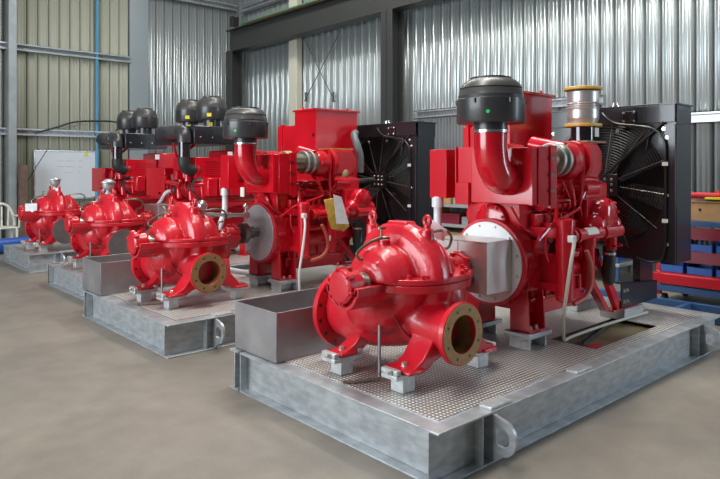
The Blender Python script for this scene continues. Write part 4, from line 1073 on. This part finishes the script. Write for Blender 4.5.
engine_b((.19, 8.73), 'farthest red engine, with twin black air cleaners, by the cream wall')
for sk, off in ((S3, (.15, 6.03)), (S4, (.19, 8.73))):
    pass

# silver pipework between second pump and engine
def silver(bm):
    tube(bm, [at(x, y, x=3.75) for x, y in ((205, 214), (225, 215), (247, 215))], .022, 10, smooth=False)
    for q in (212, 228, 246):
        c = at(q, 215, x=3.75); cyl(bm, c - V(0, .03, 0), c + V(0, .03, 0), .036, seg=10)
    a = at(246, 206, x=3.75); cyl(bm, a, at(246, 222, x=3.75), .02, seg=10); sphere(bm, a, .035, seg=12)
part('silver_pipe', mk(silver), 'bright_steel', P2, label='silver threaded pipe')

# ---------------------------------------------------------------- background right: tool trolley and shelving
tr = thing('tool_trolley', (8.5, 2.7, 0), 'blue and red steel trolley against the ribbed wall, right of the radiator', 'trolley')
for x in (8.12, 8.86):
    for y in (1.5, 3.44): part('frame_post', mk(box, x, x + .05, y, y + .05, .12, 1.0), 'red_paint', tr)
part('shelf', mk(box, 8.10, 8.94, 1.45, 3.5, 1.0, 1.06), 'blue_frame', tr, bev=.004)
part('front_panel', mk(box, 8.09, 8.11, 1.45, 3.5, .84, .985), 'maroon', tr)
part('shelf', mk(box, 8.10, 8.94, 1.45, 3.5, .66, .69), 'maroon', tr)
part('front_panel', mk(box, 8.09, 8.11, 1.45, 3.5, .555, .68), 'maroon', tr)
part('shelf', mk(box, 8.10, 8.94, 1.45, 3.5, .38, .41), 'red_paint', tr)
part('front_panel', mk(box, 8.08, 8.10, 1.40, 3.56, .27, .39), 'red_paint', tr, bev=.004)
part('base_frame', mk(box, 8.10, 8.94, 1.45, 3.56, .17, .25), 'blue_frame', tr, bev=.004)
for x in (8.2, 8.85):
    for y in (1.6, 3.42): part('caster', mk(cyl, (x, y - .02, .065), (x, y + .02, .065), .065, seg=18), 'rubber', tr)
def bfr(bm):
    box(bm, 7.45, 7.53, 1.2, 4.6, .02, .10); box(bm, 7.95, 8.03, 1.2, 4.6, .02, .10)
    for y in (1.4, 3.0, 4.5): box(bm, 7.53, 7.95, y, y + .06, .02, .10)
single('steel_floor_frame', mk(bfr), 'blue_frame', 'low blue steel frame lying on the floor in front of the trolley', 'frame', bev=.003)
cb = thing('cardboard_box', (8.5, 2.75, 1.06), 'wide brown cardboard box on top of the trolley', 'box')
part('carton', mk(box, 8.14, 8.84, 2.0, 3.45, 1.061, 1.29), 'card', cb, bev=.006)
part('lid', mk(box, 8.13, 8.85, 1.99, 3.46, 1.29, 1.302), 'card', cb)
part('hand_hole', mk(cyl, (8.139, 2.98, 1.2), (8.134, 2.98, 1.2), .016, seg=12), 'rubber', cb)
def bin_(x, y, z, w, label, m='blue_bin', grp='blue storage bins on the trolley', d=.26, h=.13):
    def b(bm):
        t_ = .006
        box(bm, x, x + d, y, y + w, z, z + t_); box(bm, x, x + d, y, y + t_, z + t_, z + h); box(bm, x, x + d, y + w - t_, y + w, z + t_, z + h)
        box(bm, x, x + t_, y + t_, y + w - t_, z + t_, z + h * .7); box(bm, x + d - t_, x + d, y + t_, y + w - t_, z + t_, z + h)
    return single('storage_bin', mk(b), m, label, 'bin', grp, bev=.003)
rowlab = ('%s blue bin on the trolley shelf, %s')
for k in range(6):
    bin_(8.13, 1.52 + .33 * k, .691, .29, ['rightmost', 'second from right', 'third from right', 'fourth from right', 'fifth from right', 'leftmost'][k] + ' blue bin on the middle shelf of the trolley')
    bin_(8.13, 1.52 + .33 * k, .411, .29, ['rightmost', 'second from right', 'third from right', 'fourth from right', 'fifth from right', 'leftmost'][k] + ' blue bin on the lower shelf of the trolley')
for k in range(5):
    y = 2.92 + .055 * k
    single('spray_can', mk(lathe, [(0, 0), (0, .022), (.10, .022), (.115, .012), (.13, .012), (.13, 0)], (8.29, y, .70), (0, 0, 1), 12), 'bottle_grey', 'pale grey can standing in a blue bin on the middle trolley shelf', 'can', 'grey cans in a trolley bin')
def clamp(bm, y0, y1):
    box(bm, 8.2, 8.5, y0, y1, 1.303, 1.34); cyl(bm, (8.22, y0, 1.37), (8.22, y1, 1.37), .035, seg=12); cyl(bm, (8.26, y0 + .05, 1.34), (8.26, y0 + .05, 1.43), .02, seg=8)
single('red_tool', mk(clamp, 2.78, 3.12), 'rag_red', 'red power tool lying on the cardboard box beside the radiator', 'tool', bev=.008)
single('grey_tool', mk(clamp, 2.56, 2.74), 'bottle_grey', 'grey and silver tool lying on the cardboard box at the right edge', 'tool', bev=.008)
def bar_clamp(bm): box(bm, 8.14, 8.18, 2.2, 3.3, 1.303, 1.325)
single('long_bar', mk(bar_clamp), 'dark_steel', 'dark bar lying along the front edge of the cardboard box', 'bar')
single('yellow_level', mk(box, 8.12, 8.17, 2.70, 2.92, 1.326, 1.352), 'yellow_paint', 'short yellow piece lying on the dark bar', 'level', bev=.003)
# wall box by the radiator
single('wall_socket', mk(box, 9.96, 10.06, 5.15, 5.35, 1.72, 2.04), 'bottle_grey', 'grey electrical box on the ribbed wall at the right of the radiator', 'socket', bev=.01)
sr = thing('storage_rack', (9.3, 6.6, 0), 'low grey storage rack along the ribbed wall, behind the engines', 'rack')
for z in (.25, .62, .98): part('shelf', mk(box, 9.0, 9.7, 4.4, 9.2, z, z + .05), 'shelf_grey', sr, bev=.003)
for y in (4.42, 6.8, 9.15):
    for x in (9.01, 9.65): part('upright', mk(box, x, x + .05, y, y + .05, 0, 1.25), 'blue_frame', sr)
rnd = random.Random(11)
names = ['brown carton', 'red toolbox', 'blue crate', 'grey carton']
y = 4.6
for zi, z in enumerate((.301, .671, 1.031)):
    y = 4.55; k = 0
    while y < 8.9:
        w = rnd.uniform(.3, .55); h = rnd.uniform(.14, .27); c = rnd.choice([0, 0, 1, 2, 3])
        if not (6.45 < y + w and y < 6.9):
            single(['carton', 'toolbox', 'crate', 'carton'][c], mk(box, 9.08, 9.5, y, y + w, z, z + h), ['card', 'maroon', 'blue_bin', 'shelf_grey'][c],
                   '%s number of the rack, %s shelf' % (names[c], ['bottom', 'middle', 'top'][zi]), 'box', 'boxes on the storage rack', bev=.008)['_k'] = (zi, k)
            k += 1
        y += w + .06
for o in list(SC.objects):
    if '_k' in o:
        zi, k = o['_k']; nm = o['label'].split(' number')[0]
        o['label'] = '%s, %s from the right on the %s shelf of the grey storage rack' % (nm, ['first', 'second', 'third', 'fourth', 'fifth', 'sixth', 'seventh', 'eighth', 'ninth', 'tenth', 'eleventh', 'twelfth'][k], ['bottom', 'middle', 'top'][zi])
        del o['_k']

# blue pipes, chair at the far left
for i, (p0, p1, r, z, lab) in enumerate((((2.9, 14.1), (4.25, 14.45), .15, .15, 'large blue pipe lying on the floor at the far left'),
                                    ((3.1, 14.55), (4.9, 14.85), .12, .12, 'smaller blue pipe lying behind the large one'))):
    pp = thing('blue_pipe', ((p0[0] + p1[0]) / 2, (p0[1] + p1[1]) / 2, 0), lab, 'pipe', 'blue pipes on the floor')
    a, b = V(*p0, z), V(*p1, z); d = (b - a).normalized()
    part('pipe_barrel', mk(lathe, [(0, r - .01), (0, r), ((b - a).length, r), ((b - a).length, r - .01)], a, d, 24, closed=True), 'blue_paint', pp)
    part('pipe_collar', mk(ring, b - d * .12, d, r + .02, r - .005, .11, 24), 'blue_paint', pp)
    part('pipe_inner_shade', mk(cyl, b - d * .03, b - d * .01, r - .012, seg=20), 'rubber', pp, label='dark inside of the pipe end')  # black disc set in the open end to stand for the shade inside
single('yellow_hose', mk(tube, [(4.3, 14.2, .05), (4.5, 14.0, .05), (4.8, 14.2, .05), (5.2, 14.0, .05)], .035, 8), 'yellow_tag', 'short yellow hose on the floor beside the blue pipes', 'hose')
ch = thing('plastic_chair', (3.45, 15.3, 0), 'cream plastic garden chair at the left edge behind the blue pipes', 'chair')
part('seat', mk(box, 3.2, 3.66, 15.05, 15.55, .40, .44), 'plastic_chair', ch, bev=.02)
def cback(bm):
    cxx, cyy = 3.43, 15.52
    pts = [(cxx + .25 * math.cos(a), cyy + .02, .44 + .48 * math.sin(a)) for a in [math.pi * i / 12 for i in range(13)]]
    tube(bm, pts, .028, 8, n=2)
    for k in (-.12, 0, .12): tube(bm, [(cxx + k, cyy + .02, .44), (cxx + k * 1.1, cyy + .02, .86)], .018, 6, smooth=False)
part('backrest', mk(cback), 'plastic_chair', ch)
for x, y in ((3.22, 15.07), (3.62, 15.07), (3.22, 15.5), (3.62, 15.5)): part('leg', mk(cyl, (x, y, 0), (x, y, .41), .022, .028, seg=8), 'plastic_chair', ch)
for x in (3.2, 3.66): part('armrest', mk(tube, [(x, 15.08, .42), (x, 15.06, .62), (x, 15.14, .67), (x, 15.5, .66)], .02, 8), 'plastic_chair', ch)

# angle bar and rag seen through the deck opening, red crayon mark
def angle(bm):
    a, b = V(4.72, 2.60, .2725), V(5.60, 2.80, .2725)
    d = (b - a).normalized(); p = V(-d.y, d.x, 0)
    for (w0, w1, z0, z1) in ((0, .05, 0, .005), (0, .005, 0, .03), (.045, .05, 0, .03)):
        vs = [a + p * w0, b + p * w0, b + p * w1, a + p * w1]
        lo = [bm.verts.new(v + V(0, 0, z0)) for v in vs]; hi = [bm.verts.new(v + V(0, 0, z1)) for v in vs]
        bm.faces.new(lo[::-1]); bm.faces.new(hi)
        for i in range(4): bm.faces.new((lo[i], lo[(i + 1) % 4], hi[(i + 1) % 4], hi[i]))
    L = (b - a).length; k = .03
    while k < L:
        q = a + d * k; r = [q, q + d * .014, q + d * .014 + p * .05, q + p * .05]
        lo = [bm.verts.new(v + V(0, 0, .006)) for v in r]; hi = [bm.verts.new(v + V(0, 0, .012)) for v in r]
        bm.faces.new(lo[::-1]); bm.faces.new(hi)
        for i in range(4): bm.faces.new((lo[i], lo[(i + 1) % 4], hi[(i + 1) % 4], hi[i]))
        k += .035
single('slotted_strut', mk(angle), 'dark_steel', 'slotted dark steel strut lying in the oily recess of the front skid', 'strut')
def rag(bm):
    sphere(bm, (4.74, 2.53, .285), .09, (1.3, .5, .13), 14)
    for v in bm.verts: v.co += V(random.uniform(-.012, .012), random.uniform(-.012, .012), random.uniform(-.003, .003))
single('red_rag', mk(rag), 'rag_red', 'dark red rag in the oily recess of the front skid', 'rag', loc=(4.74, 2.53, .272))

# ---------------------------------------------------------------- light
w = bpy.data.worlds.new('World'); SC.world = w; w.use_nodes = True
nt = w.node_tree; bg = nt.nodes['Background']
tc = nt.nodes.new('ShaderNodeTexCoord'); sp = nt.nodes.new('ShaderNodeSeparateXYZ'); rp = nt.nodes.new('ShaderNodeValToRGB')
nt.links.new(tc.outputs['Generated'], sp.inputs[0]); nt.links.new(sp.outputs[2], rp.inputs[0])
rp.color_ramp.elements[0].position = 0; rp.color_ramp.elements[0].color = (.13, .125, .12, 1)
rp.color_ramp.elements[1].position = .6; rp.color_ramp.elements[1].color = (.75, .80, .86, 1)
nt.links.new(rp.outputs[0], bg.inputs['Color']); bg.inputs['Strength'].default_value = .22
def area(name, loc, target, sx, sy, power, col):
    L = bpy.data.lights.new(name, 'AREA'); L.shape = 'RECTANGLE'; L.size = sx; L.size_y = sy; L.energy = power; L.color = col
    o = bpy.data.objects.new(name, L); COL.objects.link(o); o.location = loc
    o.rotation_euler = (Vector(target) - Vector(loc)).to_track_quat('-Z', 'Y').to_euler()
    return o
# big roller-door opening on the left side of the hall, added overhead strips, and unseen daylight at the side
area('door_daylight', (-8.0, 7.0, 2.9), (4, 5.5, .8), 9, 4.4, 1450, (.86, .93, 1))
area('highlight_strip', (2.6, 4.0, 8.5), (3.4, 4.2, 0), 1.0, 9, 760, (1, .98, .94))  # overhead strip added for highlight streaks on the red paint
area('highlight_strip', (6.6, 8.5, 8.5), (6.6, 8, 0), 1.0, 12, 560, (1, .98, .94))  # second overhead strip, likewise added for highlights
area('unseen_side_daylight', (8.4, -2.2, 2.2), (10.1, 3.4, 1.7), 1.6, 3.0, 230, (.74, .86, 1))  # unseen source, aimed to brighten the right wall

cam = bpy.data.cameras.new('camera'); co = bpy.data.objects.new('camera', cam); COL.objects.link(co)
co.location = (0, 0, H); co.rotation_euler = (math.pi / 2, 0, -YAW)
cam.sensor_fit = 'HORIZONTAL'; cam.sensor_width = 36; cam.lens = 36 * F / 720
cam.shift_y = -(239.5 - HY) / 720; cam.clip_end = 100
SC.camera = co
vs = SC.view_settings
vs.view_transform = 'Standard'; vs.look = 'None'; vs.gamma = 1; vs.exposure = 0; vs.use_curve_mapping = False
SC.display_settings.display_device = 'sRGB'
